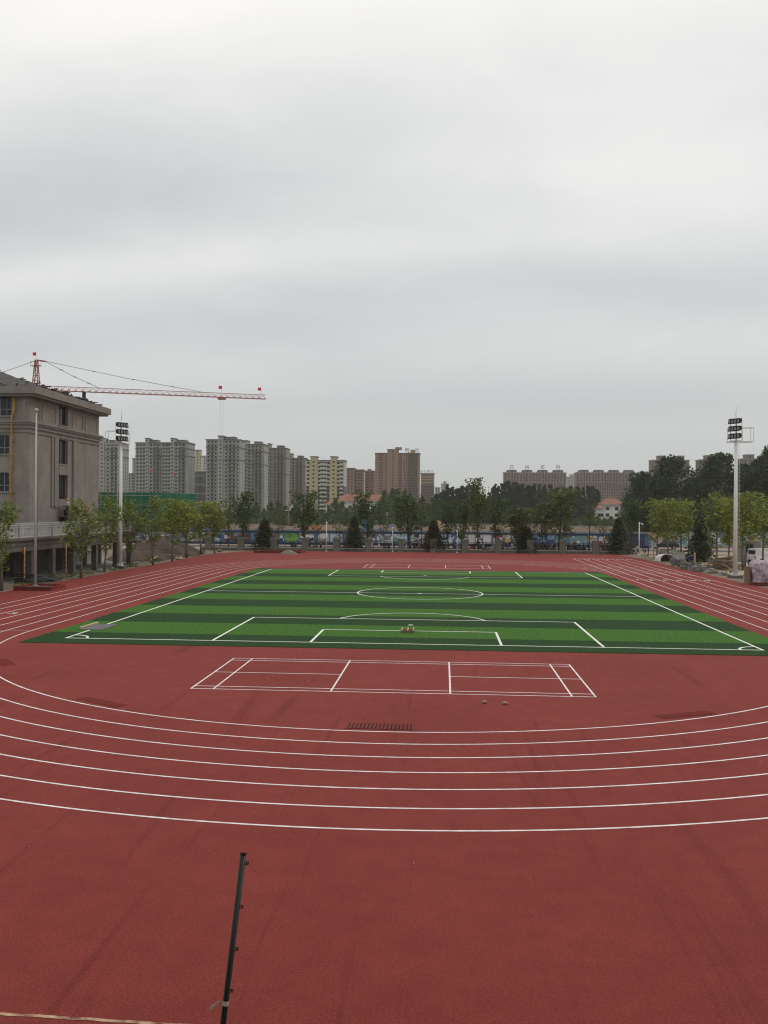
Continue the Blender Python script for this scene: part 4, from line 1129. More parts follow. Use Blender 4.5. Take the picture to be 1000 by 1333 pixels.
# ------------------------------------------------------------------ villas with red roofs
def villa(label, u0, u1, vr, ve, Y, D=10, extra=None):
    x0, x1 = xat(u0, Y), xat(u1, Y); W = x1 - x0; He = zat((u0 + u1) / 2, ve, Y); Hr = zat((u0 + u1) / 2, vr, Y)
    t = thing('villa', label, 'house', (x0, Y, -.2))
    wl, gl = MB(), MB(); op = []
    n = max(2, int(W / 4)); fl = 3.2; k_ = 0
    while .9 + k_ * fl + 1.7 < He + .2:
        for i in range(n): op.append(((i + .5) * W / n - .9, (i + .5) * W / n + .9, .9 + k_ * fl, .9 + k_ * fl + 1.6))
        k_ += 1
    facade(wl, gl, (0, 0, 0), (1, 0, 0), (0, -1, 0), W, 0, He, op, .25)
    wl.face([(W, 0, 0), (W, D, 0), (W, D, He), (W, 0, He)]); wl.face([(0, 0, 0), (0, 0, He), (0, D, He), (0, D, 0)]); wl.face([(0, D, 0), (0, D, He), (W, D, He), (W, D, 0)])
    wl.build('wall', M_whitewall, t); gl.build('windows', M_glass_f, t, kind='stuff')
    q = MB(); o = 1.0
    q.face([(-o, -o, He), (W + o, -o, He), (W - D * .2, D / 2, Hr), (D * .2, D / 2, Hr)]); q.face([(W + o, D + o, He), (-o, D + o, He), (D * .2, D / 2, Hr), (W - D * .2, D / 2, Hr)])
    q.face([(W + o, -o, He), (W + o, D + o, He), (W - D * .2, D / 2, Hr)]); q.face([(-o, D + o, He), (-o, -o, He), (D * .2, D / 2, Hr)]); q.face([(-o, -o, He - .05), (-o, D + o, He - .05), (W + o, D + o, He - .05), (W + o, -o, He - .05)])
    q.build('roof', M_redtile, t)
    q = MB(); q.box(-o - .03, W + o + .03, -o - .05, -o - .005, He - .3, He - .06); q.build('eaves_board', M_conc_p, t)
    if extra: q = MB(); q.box(W * .45, W * .48, -.3, 1.2, He + .5, Hr + .6); q.build('chimney', M_whitewall, t)
    return t
villa('white villa with long red tiled roof before the red brown towers', 440, 503, 643, 652, 470, 12, True)
villa('low red roofed house left of the long red roof', 424, 439, 652, 656, 480)
villa('white villa with red roof between the poplars and dark trees', 785, 809, 648, 656, 440)
villa('low red roofed annex in front of the white villa', 778, 786, 656, 661, 425, 8)
villa('small white house low behind the middle trees', 385, 398, 660, 664, 460)

# ------------------------------------------------------------------ blue picture hoarding along the street
HY = 153.0
hx0, hx1 = xat(150, HY), xat(843.5, HY)
hd = thing('picture_hoarding', 'long blue street hoarding printed with picture panels', 'hoarding', (0, HY, 0))
zb0, zt0 = .15, zat(560, 690.5, HY) - .05
q = MB(); q.box(hx0, hx1, 0, .25, -.05, zt0 - .5); q.build('backing', M_blue, hd)
q = MB(); q.box(hx0 - .1, hx1 + .1, -.22, .42, zt0 - .5, zt0 - .28); q.build('coping', M_navy, hd)
q = MB(); x = hx0; 
while x < hx1:
    q.hexa([(x, -.2, zt0 - .279), (x + .34, -.2, zt0 - .279), (x + .34, .40, zt0 - .279), (x, .40, zt0 - .279), (x + .04, .04, zt0), (x + .30, .04, zt0), (x + .30, .16, zt0), (x + .04, .16, zt0)]); x += .40
q.build('coping_tiles', M_ltblue, hd, kind='stuff')
q = MB(); q.box(hx0, hx1, -.08, -.003, -.05, .32); q.build('plinth', M_navy, hd)
q = MB(); q.box(hx1 + .003, hx1 + .55, -.15, .4, -.05, zt0 - .51); q.build('end_post', M_blue, hd)
def printmat(i, cols, sc_, pale):
    M = bpy.data.materials.new('printed_panel'); M.use_nodes = True
    nt = M.node_tree; b = nt.nodes['Principled BSDF']; b.inputs['Roughness'].default_value = .6
    g_ = nt.nodes.new('ShaderNodeTexCoord'); mp = nt.nodes.new('ShaderNodeMapping')
    mp.inputs['Location'].default_value = (i * 3.7, i * 1.3, i * 2.1); mp.inputs['Scale'].default_value = (sc_ * .55, 1, sc_)
    nt.links.new(g_.outputs['Object'], mp.inputs[0])
    n1 = nt.nodes.new('ShaderNodeTexVoronoi'); n1.distance = 'CHEBYCHEV'; n1.inputs['Scale'].default_value = 1.0; n1.inputs['Randomness'].default_value = .9
    nn_ = nt.nodes.new('ShaderNodeTexNoise'); nn_.inputs['Scale'].default_value = 2.2; nn_.inputs['Detail'].default_value = 5
    nt.links.new(mp.outputs[0], n1.inputs['Vector']); nt.links.new(mp.outputs[0], nn_.inputs['Vector'])
    sp = nt.nodes.new('ShaderNodeSeparateColor'); nt.links.new(n1.outputs['Color'], sp.inputs[0])
    mx_ = nt.nodes.new('ShaderNodeMath'); mx_.operation = 'ADD'; nt.links.new(sp.outputs[0], mx_.inputs[0])
    m2 = nt.nodes.new('ShaderNodeMath'); m2.operation = 'MULTIPLY_ADD'; m2.inputs[1].default_value = .9; m2.inputs[2].default_value = -.45
    nt.links.new(nn_.outputs['Fac'], m2.inputs[0]); nt.links.new(m2.outputs[0], mx_.inputs[1])
    r_ = nt.nodes.new('ShaderNodeValToRGB'); r_.color_ramp.interpolation = 'CONSTANT'
    while len(r_.color_ramp.elements) < len(cols): r_.color_ramp.elements.new(.5)
    for k_, c in enumerate(cols):
        r_.color_ramp.elements[k_].position = k_ / len(cols); r_.color_ramp.elements[k_].color = (*c, 1)
    nt.links.new(mx_.outputs[0], r_.inputs[0]); nt.links.new(r_.outputs[0], b.inputs['Base Color'])
    return M
PB, DB, LB, WH, GR, BR, DK, GN, TL, TN, PU, RD = (.15, .25, .38), (.03, .055, .14), (.40, .50, .60), (.58, .60, .62), (.20, .21, .23), (.11, .055, .04), (.03, .03, .035), (.10, .27, .035), (.13, .27, .27), (.40, .30, .17), (.035, .025, .09), (.22, .045, .04)
panels = [(152, 184, [PB, LB, DB], 'blue'), (186, 194, [WH, PU, DB], ''), (196, 224, [LB, WH, PB], ''), (226, 260, [PB, GR, LB], ''), (262, 277, [GR, BR, WH, DK], 'room'), (279, 289, [LB, PB, DB], 'blue'),
    (291, 310, [BR, DK, GR, LB, BR], ''), (311, 327, [BR, DK, BR, GR], 'brown'), (333, 352, [PB, GR, DK], ''), (353, 370, [GR, BR, WH, DB], ''), (371.5, 388.5, [GN, (.16, .38, .07), GN, (.07, .16, .03)], 'bright green picture panel'),
    (391, 409, [DK, WH, RD, GR, DK], ''), (413, 428, [WH, TN, GR, WH], ''), (430, 446, [LB, GR, WH], ''), (448, 470, [GR, DB, PB, GR], ''), (472, 489, [GR, BR, DK, WH], ''), (491, 511, [LB, PB, GR, WH], ''), (512, 530, [TL, LB, WH, PB], ''), (536, 553, [TN, WH, GR, DK], ''),
    (555, 572, [PB, LB, DB], ''), (573, 592, [LB, DK, WH, PB], ''), (594, 609, [WH, DK, LB, PB], ''), (610.5, 618, [WH, LB, WH], 'pale notice panel with tan frame'), (630, 639, [WH, LB, WH], 'pale notice panel with tan frame'), (620, 628.5, [PB, WH, DK], ''),
    (643, 654, [WH, RD, DK, BR], ''), (655, 668, [DK, RD, WH, TN], ''), (670, 692, [DB, PB, GR], ''), (694, 710, [TL, DB, PB, DK], ''), (711, 722, [DB, PU, PB, LB], ''), (724, 739, [PB, DB, TL], ''), (742, 764, [TL, WH, TL, GR], 'teal green picture panel'), (766, 777, [TN, PB, WH], ''), (780, 797, [RD, WH, PB, BR], ''), (799, 818, [PB, LB, DB], ''), (820, 840, [PU, DK, PU, DB], 'dark purple panel')]
for i, (u0, u1, cs_, lab) in enumerate(panels):
    a_, b_ = xat(u0, HY), xat(u1, HY); q = MB(); w_ = b_ - a_; z0, z1 = .42, zt0 - .62
    q.box(-w_ / 2, w_ / 2, -.05, -.003, -(z1 - z0) / 2, (z1 - z0) / 2)
    o = q.build('picture_panel', printmat(i, cs_, 1.6, 0), hd); o.location = ((a_ + b_) / 2, 0, (z0 + z1) / 2)
    if len(lab) > 8: o['label'] = lab
    if 'tan frame' in lab:
        f_ = MB(); W2, H2 = w_ / 2, (z1 - z0) / 2
        f_.box(-W2 - .14, -W2, -.08, -.004, -H2, H2); f_.box(W2, W2 + .14, -.08, -.004, -H2, H2); f_.box(-W2 - .14, W2 + .14, -.08, -.004, H2, H2 + .1); f_.build('panel_frame', M_wood_p, o)
# second hoarding on the right beyond the yard
H2Y = 160.0
h2 = thing('site_hoarding', 'pale blue hoarding panels seen through the right hand trees', 'hoarding', (0, H2Y, 0))
q = MB(); q.box(xat(880, H2Y), xat(1100, H2Y), 0, .15, -.05, zat(940, 693, H2Y)); q.build('backing', mat('pale_blue_panel', (.22, .33, .45), .6, 0, .35, col2=(.42, .46, .48)), h2)
q = MB(); q.box(xat(880, H2Y), xat(1100, H2Y), -.1, .25, zat(940, 693, H2Y) + .002, zat(940, 691, H2Y)); q.build('coping', M_blue, h2)
for u0, u1, c in ((886, 897, [WH, GR, TL]), (911, 920, [PB, LB]), (924, 950, [GR, PB, WH]), (975, 990, [LB, RD, TN])):
    a_, b_ = xat(u0, H2Y), xat(u1, H2Y); q = MB(); q.box(-(b_ - a_) / 2, (b_ - a_) / 2, -.04, -.003, -.9, .9); o = q.build('picture_panel', printmat(u0, c, 1.2, 0), h2); o.location = ((a_ + b_) / 2, 0, 1.35)

# ------------------------------------------------------------------ boundary fence at the far end of the track
FYY = 129.6
fx0, fx1 = xat(262, FYY), xat(820, FYY)
fn = thing('boundary_fence', 'black railing fence with grey stone pillars along the far end', 'fence', (0, FYY, 0))
q = MB(); q.box(fx0, fx1, -.15, .15, -.1, .34); q.build('kerb_wall', M_conc_d, fn)
q = MB(); q.box(fx0, fx1, -.19, .19, .343, .42); q.build('kerb_cap', M_conc_p, fn)
pil = [272, 314, 357, 397.5, 438.5, 480, 522.5, 564.5, 606, 649, 690.5, 733, 776, 812]
pw = MB(); pw.box(-.46, .46, -.36, .36, -.1, 1.62); pm = pw.mesh('pillar', M_pillar)
cw = MB(); cw.box(-.56, .56, -.46, .46, 1.623, 1.80); cw.box(-.48, .48, -.38, .38, 1.803, 1.9); cm = cw.mesh('pillar_cap', M_pillar)
for u in pil:
    o = link('pillar', pm, fn, (xat(u, FYY), 0, 0)); link('pillar_cap', cm, o)
for i in range(len(pil) - 1):
    a_, b_ = xat(pil[i], FYY) + .47, xat(pil[i + 1], FYY) - .47
    q = MB()
    for z in (.62, 1.42): q.beam((a_, 0, z), (b_, 0, z), .04, .05)
    q.build('rail', M_black, fn)
    q = MB(); x = a_ + .12
    while x < b_: q.beam((x, 0, .42), (x, 0, 1.55), .022, .022); x += .14
    q.build('pickets', M_black, fn, kind='stuff')
    q = MB(); x = a_ + (b_ - a_) / 3
    for k_ in (1, 2):
        q = MB(); q.beam((a_ + (b_ - a_) * k_ / 3, .001, .42), (a_ + (b_ - a_) * k_ / 3, .001, 1.66), .06, .06); q.build('fence_post', M_black, fn)
# low stone planters at the foot of the fence
for u0, u1, vt, lab in ((560, 568.5, 713.5, 'pale grey stone planter box under the brown conifer'), (570, 579, 715, 'dark grey stone planter box right of the brown conifer'), (628, 637, 715, 'grey stone box under the olive poplar'), (805, 816.5, 716, 'grey stone planter box under the right hand conifer')):
    Y = 128.75; a_, b_ = xat(u0, Y), xat(u1, Y); z = zat(u0, vt, Y)
    t = thing('planter_box', lab, 'planter', (a_, Y, -.05)); q = MB(); W = b_ - a_
    q.box(0, W, -.3, -.2, 0, z); q.box(0, W, .2, .3, 0, z); q.box(0, .1, -.199, .199, 0, z); q.box(W - .1, W, -.199, .199, 0, z); q.build('box_wall', M_pillar if '560' in str(u0) else M_conc_d, t)
    q = MB(); q.box(.101, W - .101, -.199, .199, 0, z - .08); q.build('soil', M_dirt, t)
# long jump pit with a heap of sand
pa, pb = gnd(318, 722.6), gnd(398, 722.6)
pt = thing('long_jump_pit', 'red kerbed long jump pit in the far left corner', 'sand pit', (0, 0, 0))
px0, px1, py0, py1 = pa.x, xat(394, 122), 121.3, 124.6
for nm, bx in (('front_kerb', (px0, px1, py0 - .25, py0)), ('rear_kerb', (px0, px1, py1, py1 + .25)), ('side_kerb', (px0, px0 + .25, py0 + .001, py1 - .001)), ('side_kerb', (px1 - .25, px1, py0 + .001, py1 - .001))):
    q = MB(); q.box(*bx, .001, .28); q.build(nm, M_red_dark if nm == 'front_kerb' else M_track, pt)  # darker red puts the front face's shadow into the colour
q = MB(); q.box(px0 + .251, px1 - .251, py0 + .001, py1 - .001, .001, .1); q.build('pit_sand', M_conc_d, pt)
def heap(name, label, cat, c, rx, ry, h, M, seed=0, n=26, rough=.25, kind=None):
    mb = MB(); m_ = 9; i0 = 0
    mb.v.append((c[0], c[1], c[2] + h))
    for a_ in range(1, m_ + 1):
        t_ = a_ / m_
        for b_ in range(n):
            p_ = 2 * math.pi * b_ / n; x, y = math.cos(p_) * t_, math.sin(p_) * t_
            nn_ = noise.noise(Vector((x * 2.5 + seed, y * 2.5, seed))) + .5 * noise.noise(Vector((x * 7 + seed, y * 7, seed)))
            s_ = 1 + .22 * noise.noise(Vector((math.cos(p_) * 1.3, math.sin(p_) * 1.3, seed + 4)))
            hh = h * max(0, (1 - t_ ** 1.5) * (1 + rough * nn_)) if a_ < m_ else -.08
            mb.v.append((c[0] + x * rx * s_, c[1] + y * ry * s_, c[2] + hh))
    for b_ in range(n): mb.f.append((0, 1 + b_, 1 + (b_ + 1) % n)); mb.mi.append(0); mb.sm.append(True)
    for a_ in range(m_ - 1):
        for b_ in range(n):
            b2 = (b_ + 1) % n; k_ = 1 + a_ * n
            mb.f.append((k_ + b_, k_ + n + b_, k_ + n + b2, k_ + b2)); mb.mi.append(0); mb.sm.append(True)
    o = mb.build(name, M); return tag(o, label, cat)
M_sandg = mat('grey_sand', (.17, .15, .12), .95, .2, 3, bump=.6, bscale=15)
p = gnd(376, 721.5); heap('sand_heap', 'small grey sand heap on the kerb of the jump pit', 'sand heap', (p.x, p.y, 0), 1.35, 1.0, .62, M_sandg, 3)

# slim pale poles near the far fence
def slim_pole(u, v0, v1, Y, label, arm=0, r=.06, name='lamp_post'):
    x = xat(u, Y); z = zat(u, v1, Y); t = thing(name, label, 'pole', (x, Y, -.06))
    q = MB(); q.tube([(0, 0, 0), (0, 0, z)], [r, r * .8], 8); q.build('pole', M_galv, t)
    q = MB(); q.tube([(0, 0, 0), (0, 0, .12)], [r * 2.4, r * 2.4], 8); q.build('base_flange', M_galv, t)
    if arm:
        q = MB(); q.beam((0, 0, z - .25), (arm, 0, z - .2), .05, .05); a_ = q.build('arm', M_galv, t)
        q = MB(); q.ball((arm, 0, z - .32), .13, 8, 6); q.build('camera_dome', M_whitewall, a_)
    else:
        q = MB(); q.ball((0, 0, z + .1), .16, 8, 6); q.build('lamp_globe', M_whitewall, t)
    return t
slim_pole(425.3, 719, 681, 128.4, 'slim white lamp post left of the dark middle conifer')
slim_pole(511.5, 719, 688, 128.4, 'slim pale post beside the standing dark figure', 0, .05)
slim_pole(595.5, 719, 692, 128.4, 'slim pale post left of the tan framed notices', 0, .05)
slim_pole(832.5, 722, 679, 127.2, 'slim pale camera pole at the right end of the hoarding', .45, .085, 'camera_pole')
x = xat(376, 330); t = thing('utility_pole', 'tall utility pole with white transformer box beyond the hoarding', 'utility pole', (x, 330, -.1))
q = MB(); q.tube([(0, 0, 0), (0, 0, zat(376, 650, 330))], [.28, .2], 8); q.build('pole', M_conc, t)
q = MB(); q.box(.3, 1.7, -.4, .4, 6.2, 8.2); q.box(-1.5, 2.0, -.1, .1, 5.8, 6.1); q.build('transformer', M_whitewall, t)
# ------------------------------------------------------------------ trees
LF_young = leafmat('young_leaf', (0.085, 0.125, 0.025), (0.25, 0.30, 0.068))
LF_yel = leafmat('yellow_green_leaf', (0.105, 0.15, 0.026), (0.31, 0.35, 0.07))
LF_dull = leafmat('dull_green_leaf', (0.034, 0.066, 0.020), (0.10, 0.15, 0.046))
LF_olive = leafmat('olive_leaf', (0.060, 0.082, 0.023), (0.16, 0.19, 0.058))
LF_con = leafmat('conifer_needles', (0.032, 0.052, 0.025), (0.10, 0.125, 0.06))
LF_brn = leafmat('brownish_conifer_needles', (0.06, 0.052, 0.027), (0.12, 0.10, 0.052))
LF_dark = leafmat('dark_poplar_leaf', (0.011, 0.034, 0.014), (0.034, 0.076, 0.030))
LF_big = leafmat('dark_broad_leaf', (0.016, 0.042, 0.015), (0.048, 0.092, 0.032))
def leaf(mb, c, s, rg):
    a_ = Vector((rg.gauss(0, 1), rg.gauss(0, 1), rg.gauss(0, .6))).normalized()
    b_ = a_.cross(Vector((rg.gauss(0, 1), rg.gauss(0, 1), rg.gauss(0, 1)))).normalized()
    s1 = s * rg.uniform(.6, 1.25); s2 = s1 * rg.uniform(.45, .75)
    mb.face([c - a_ * s1 * .5, c + b_ * s2 * .5, c + a_ * s1 * .5, c - b_ * s2 * .5])
def broad(seed, H=6.0, lo=.32, Rw=1.5, nl=1200, ls=.24, bark=None, leafm=None, limbs=9, sparse=False, spread=.42, shape=1.0, tr=.075):
    rg = random.Random(seed); T, C = MB(), MB()
    lean = Vector((rg.uniform(-.06, .06), rg.uniform(-.06, .06), 0))
    def stem(z): return Vector((lean.x * z + .05 * math.sin(z * 1.1 + seed), lean.y * z + .05 * math.cos(z * .9 + seed), z))
    zs = [0, H * .2, H * .45, H * .7, H * .93]
    T.tube([stem(z) for z in zs], [tr * 1.25, tr, tr * .75, tr * .5, tr * .15], 7)
    ends = []
    for i in range(limbs):
        z0 = H * (lo * .75 + (0.86 - lo * .75) * (i + rg.random() * .8) / limbs); p_ = rg.uniform(0, 6.28)
        f = (z0 / H - lo) / (1 - lo); wd = Rw * (math.sin(math.pi * min(1, max(.12, .15 + f * .85)) ** shape) * .75 + .18)
        e_ = stem(z0) + Vector((math.cos(p_) * wd * .85, math.sin(p_) * wd * .85, H * rg.uniform(.08, .20)))
        m_ = stem(z0).lerp(e_, .5) + Vector((0, 0, -.03 * H * rg.random()))
        T.tube([stem(z0), m_, e_], [tr * .42, tr * .28, tr * .1], 5)
        for k_ in range(2):
            q_ = m_.lerp(e_, rg.random()); e2 = q_ + Vector((rg.uniform(-1, 1) * wd * .45, rg.uniform(-1, 1) * wd * .45, H * rg.uniform(.02, .12)))
            T.tube([q_, e2], [tr * .2, tr * .06], 4); ends.append((e2, wd * .36))
        ends.append((e_, wd * .42)); ends.append((m_, wd * .38))
    for i in range(7):
        p_ = rg.uniform(0, 6.28); z0 = H * rg.uniform(.45, .75); b0 = stem(z0) + Vector((math.cos(p_), math.sin(p_), 0)) * Rw * .3
        e_ = b0 + Vector((math.cos(p_) * Rw * rg.uniform(.1, .4), math.sin(p_) * Rw * rg.uniform(.1, .4), H * rg.uniform(.16, .26)))
        e_.z = min(e_.z, H * .98); T.tube([stem(z0), b0, e_], [tr * .3, tr * .2, tr * .05], 4)
        for f_ in (.35, .65, .95): ends.append((b0.lerp(e_, f_), Rw * .17))
    ends.append((stem(H * .93), Rw * .18)); ends.append((stem(H * .84), Rw * .28))
    for k_ in range(nl):
        c, r_ = rg.choice(ends)
        v = Vector((rg.gauss(0, 1), rg.gauss(0, 1), rg.gauss(0, 1)))
        v = v * r_ * .52
        q_ = c + Vector((v.x, v.y, v.z * 1.25))
        if q_.z > H * 1.02: q_.z = H * rg.uniform(.9, 1.0)
        leaf(C, q_, ls, rg)
    return T.mesh('trunk', bark or M_bark), C.mesh('crown', leafm)
def conifer(seed, H=6.0, Rw=1.5, nl=5200, leafm=None):
    rg = random.Random(seed); T, C = MB(), MB()
    T.tube([(0, 0, 0), (0, 0, H * .5), (0, 0, H * .98)], [.09, .06, .015], 7)
    tiers = 24
    for i in range(tiers):
        f = i / (tiers - 1); z = H * (.06 + .86 * f); R_ = Rw * (1 - f) ** .85 * rg.uniform(.85, 1.12) + .08
        nb_ = int(11 - 5 * f)
        for b_ in range(nb_):
            p_ = 6.28 * (b_ + rg.random() * .7) / nb_; rr = R_ * rg.uniform(.72, 1.1)
            e_ = Vector((math.cos(p_) * rr, math.sin(p_) * rr, z - H * .05 * (1 - f) + rr * .06))
            T.tube([(0, 0, z), e_], [.02, .006], 4, cap=False)
            for k_ in range(int(nl / tiers / nb_)):
                t_ = rg.random() ** .6
                c = Vector((0, 0, z)).lerp(e_, t_) + Vector((rg.gauss(0, .06 + .10 * t_), rg.gauss(0, .06 + .10 * t_), rg.gauss(0, .09) + rg.uniform(-.14, .04)))
                leaf(C, c, .26, rg)
    for k_ in range(40): leaf(C, Vector((rg.gauss(0, .04), rg.gauss(0, .04), H * rg.uniform(.9, 1.0))), .2, rg)
    return T.mesh('trunk', M_bark), C.mesh('crown', leafm)
def mass(seed, H, Rw, nl, ls, leafm, lo=.12, lobes=22, prof=None, tr=.3):
    """big tree: trunk, limbs and a crown of many leafy lobes"""
    rg = random.Random(seed); T, C = MB(), MB()
    T.tube([(0, 0, 0), (0, 0, H * .3), (rg.uniform(-.3, .3), 0, H * .6), (rg.uniform(-.4, .4), 0, H * .9)], [tr, tr * .8, tr * .5, tr * .12], 8)
    L_ = []
    for i in range(lobes):
        f = (i + rg.random()) / lobes; p_ = rg.uniform(0, 6.28)
        w_ = Rw * (prof(f) if prof else math.sin(math.pi * (.16 + .80 * f) ** .9))
        d_ = w_ * rg.uniform(.3, .85); z = H * (lo + (1 - lo) * f * .93)
        c = Vector((math.cos(p_) * d_, math.sin(p_) * d_, z)); L_.append((c, max(w_ * rg.uniform(.38, .58), Rw * .2)))
        T.tube([(0, 0, max(H * .08, z - H * .14)), c], [tr * .25, tr * .06], 5, cap=False)
    L_.append((Vector((0, 0, H * .93)), Rw * .22))
    for k_ in range(nl):
        c, r_ = rg.choice(L_); v = Vector((rg.gauss(0, 1), rg.gauss(0, 1), rg.gauss(0, 1))).normalized() * r_ * (rg.random() ** .35) * 1.05
        q_ = c + v
        q_.z = min(q_.z, H * rg.uniform(.97, 1.02))
        leaf(C, q_, ls, rg)
    return T.mesh('trunk', M_bark), C.mesh('crown', leafm)
def place(kind, label, meshes, loc, H0, H, R0, Rr, rz=None, group=None, rg=random.Random(21)):
    t = thing(kind, label, 'tree', loc, rg.uniform(0, 6.28) if rz is None else rz, group)
    a_ = link('trunk', meshes[0], t); b_ = link('crown', meshes[1], t)
    t.scale = (Rr / R0, Rr / R0, H / H0); return t
V_yg = [broad(s, nl=1400, ls=.225, limbs=16, lo=.24, leafm=LF_young, bark=M_bark_p) for s in (1, 2, 3)]
V_yl = [broad(s, nl=1800, ls=.24, leafm=LF_yel, bark=M_bark_p, lo=.34, limbs=14) for s in (4, 5, 6)]
V_dl = [broad(s, nl=1300, ls=.25, leafm=LF_dull, lo=.32, limbs=14) for s in (7, 8, 9)]
V_ol = [broad(s, nl=1900, ls=.24, leafm=LF_olive, lo=.24, limbs=14) for s in (10, 11)]
V_sp = [broad(s, nl=260, ls=.26, leafm=LF_olive, lo=.30, limbs=12) for s in (12, 13)]
V_cn = [conifer(s, leafm=LF_con) for s in (14, 15)]; V_cb = [conifer(16, leafm=LF_brn)]
V_pop = [mass(s, 20, 2.6, 1900, 1.0, LF_dark, .04, 30, lambda f: .95 if f < .45 else .95 - .8 * (f - .45) * 1.6) for s in (17, 18, 19, 20)]
V_big = [mass(s, 22, 7.5, 6500, .95, LF_big, .06, 60, lambda f: math.sin(math.pi * (.28 + .62 * f)) ** .8, .4) for s in (22, 23, 24)]
V_mid = [mass(s, 10, 4.0, 1900, .7, LF_dull, .05, 26, None, .25) for s in (25, 26, 27)]
def tree_px(kind, V, label, u, vtop, hw, Y, z0=-.06, group=None):
    x = xat(u, Y); H = zat(u, vtop, Y) - z0
    return place(kind, label, V, (x, Y, z0), 6.0, H, 1.5, (1.3 if 'conifer' in kind else 1.22) * hw * Y / F_PX, None, group)
# young trees at the left of the track:  (u, v of base, v of top, half width px)
GL_ = 'young trees along the left edge of the track'
for i, (u, vb, vt, hw, lab) in enumerate([
    (3, 768, 654, 24, 'young tree cut by the left picture edge before the walkway'),
    (107, 752.5, 651, 22, 'young tree right of the flagpole before the walkway columns'),
    (137, 744, 646, 17, 'young tree just left of the left floodlight mast'),
    (171, 737.5, 650, 16, 'young tree just right of the left floodlight mast'),
    (199, 735.5, 646, 17, 'second young tree to the right of the left floodlight mast'),
    (224, 731, 650, 15, 'slim young tree before the right edge of the green netting'),
    (244, 725.5, 652, 21, 'fullest yellow green young tree at the far left corner'),
    (262, 721.5, 654, 17, 'yellow green young tree right of the fullest one'),
    (280, 720.5, 654, 13, 'small yellow green young tree at the left end of the far fence')]):
    p = gnd(u, vb)
    tree_px('young_tree', (V_yg + V_yl)[i % 3 if i < 5 else 3 + i % 3], lab, u, vt, hw * 1.15, p.y, group=GL_)
GF_ = 'trees behind the far fence'
for i, (k_, V, u, vt, hw, Y, lab) in enumerate([
    ('sparse_tree', V_sp[0], 298, 655, 9, 133, 'thin sparse tree left of the first dark fence tree'),
    ('street_tree', V_dl[0], 317, 641, 18, 131, 'dull green tree with upright stems left of the first conifer'),
    ('conifer_tree', V_cn[0], 345, 674, 15, 130.8, 'dark conifer behind the jump pit'),
    ('sparse_tree', V_sp[1], 362, 668, 12, 133, 'thin sparse tree right of the jump pit conifer'),
    ('street_tree', V_dl[1], 398, 640, 21, 131, 'dull green tree with thick pale trunk before the yellow tower'),
    ('sparse_tree', V_sp[0], 413, 672, 10, 134, 'thin bare stemmed tree left of the white lamp post'),
    ('sparse_tree', V_sp[1], 443, 676, 11, 134, 'thin bare stemmed tree right of the white lamp post'),
    ('conifer_tree', V_cn[1], 461, 671, 13.5, 130.8, 'dark conifer right of the white lamp post'),
    ('street_tree', V_dl[2], 479, 640, 17, 133, 'dull green tree standing over the second conifer'),
    ('sparse_tree', V_sp[0], 500, 676, 10, 134, 'thin bare tree left of the standing dark figure'),
    ('street_tree', V_dl[0], 534, 646, 23, 131.5, 'spreading dull green tree left of the brown conifer'),
    ('sparse_tree', V_sp[1], 549, 640, 7, 134, 'tall wispy tree at the left of the brown conifer'),
    ('brown_conifer', V_cb[0], 565, 676, 15, 130.5, 'brownish conifer behind the pale stone planter'),
    ('street_tree', V_dl[1], 584, 652, 14, 132, 'dull green tree right of the brownish conifer'),
    ('street_tree', V_dl[2], 600, 656, 12, 133, 'small dull green tree before the tan framed notices'),
    ('olive_poplar', V_ol[0], 622, 624, 14, 132, 'tall slim olive green tree in front of the dark poplars'),
    ('street_tree', V_dl[0], 645, 650, 13, 133, 'dull green tree right of the tall slim olive tree'),
    ('willow_tree', V_ol[1], 680, 661, 22, 131, 'broad olive willow before the dark poplars'),
    ('conifer_tree', V_cn[0], 685, 684, 15, 130.6, 'dark bushy conifer under the broad olive willow'),
    ('street_tree', V_dl[1], 707, 655, 12, 134, 'thin dull tree between the willow and the spreading tree'),
    ('spreading_tree', V_ol[0], 729, 636, 24, 131, 'spreading multi stemmed olive green tree at right of the hoarding'),
    ('sparse_tree', V_sp[0], 768, 655, 13, 133, 'thin sparse tree left of the right hand conifer'),
    ('sparse_tree', V_sp[1], 787, 670, 10, 134, 'low wispy tree just left of the right hand conifer'),
    ('conifer_tree', V_cn[1], 806, 672, 15, 130, 'dark conifer near the right end of the far fence'),
    ('street_tree', V_dl[2], 822, 652, 16, 133, 'dull green tree behind the camera pole')]):
    tree_px(k_, V, lab, u, vt, hw, Y, group=GF_)
for (u, vt, hw, Y) in ((748, 706, 13, 131), (762, 708, 10, 131)):
    pass
GR_ = 'young trees in the yard on the right'
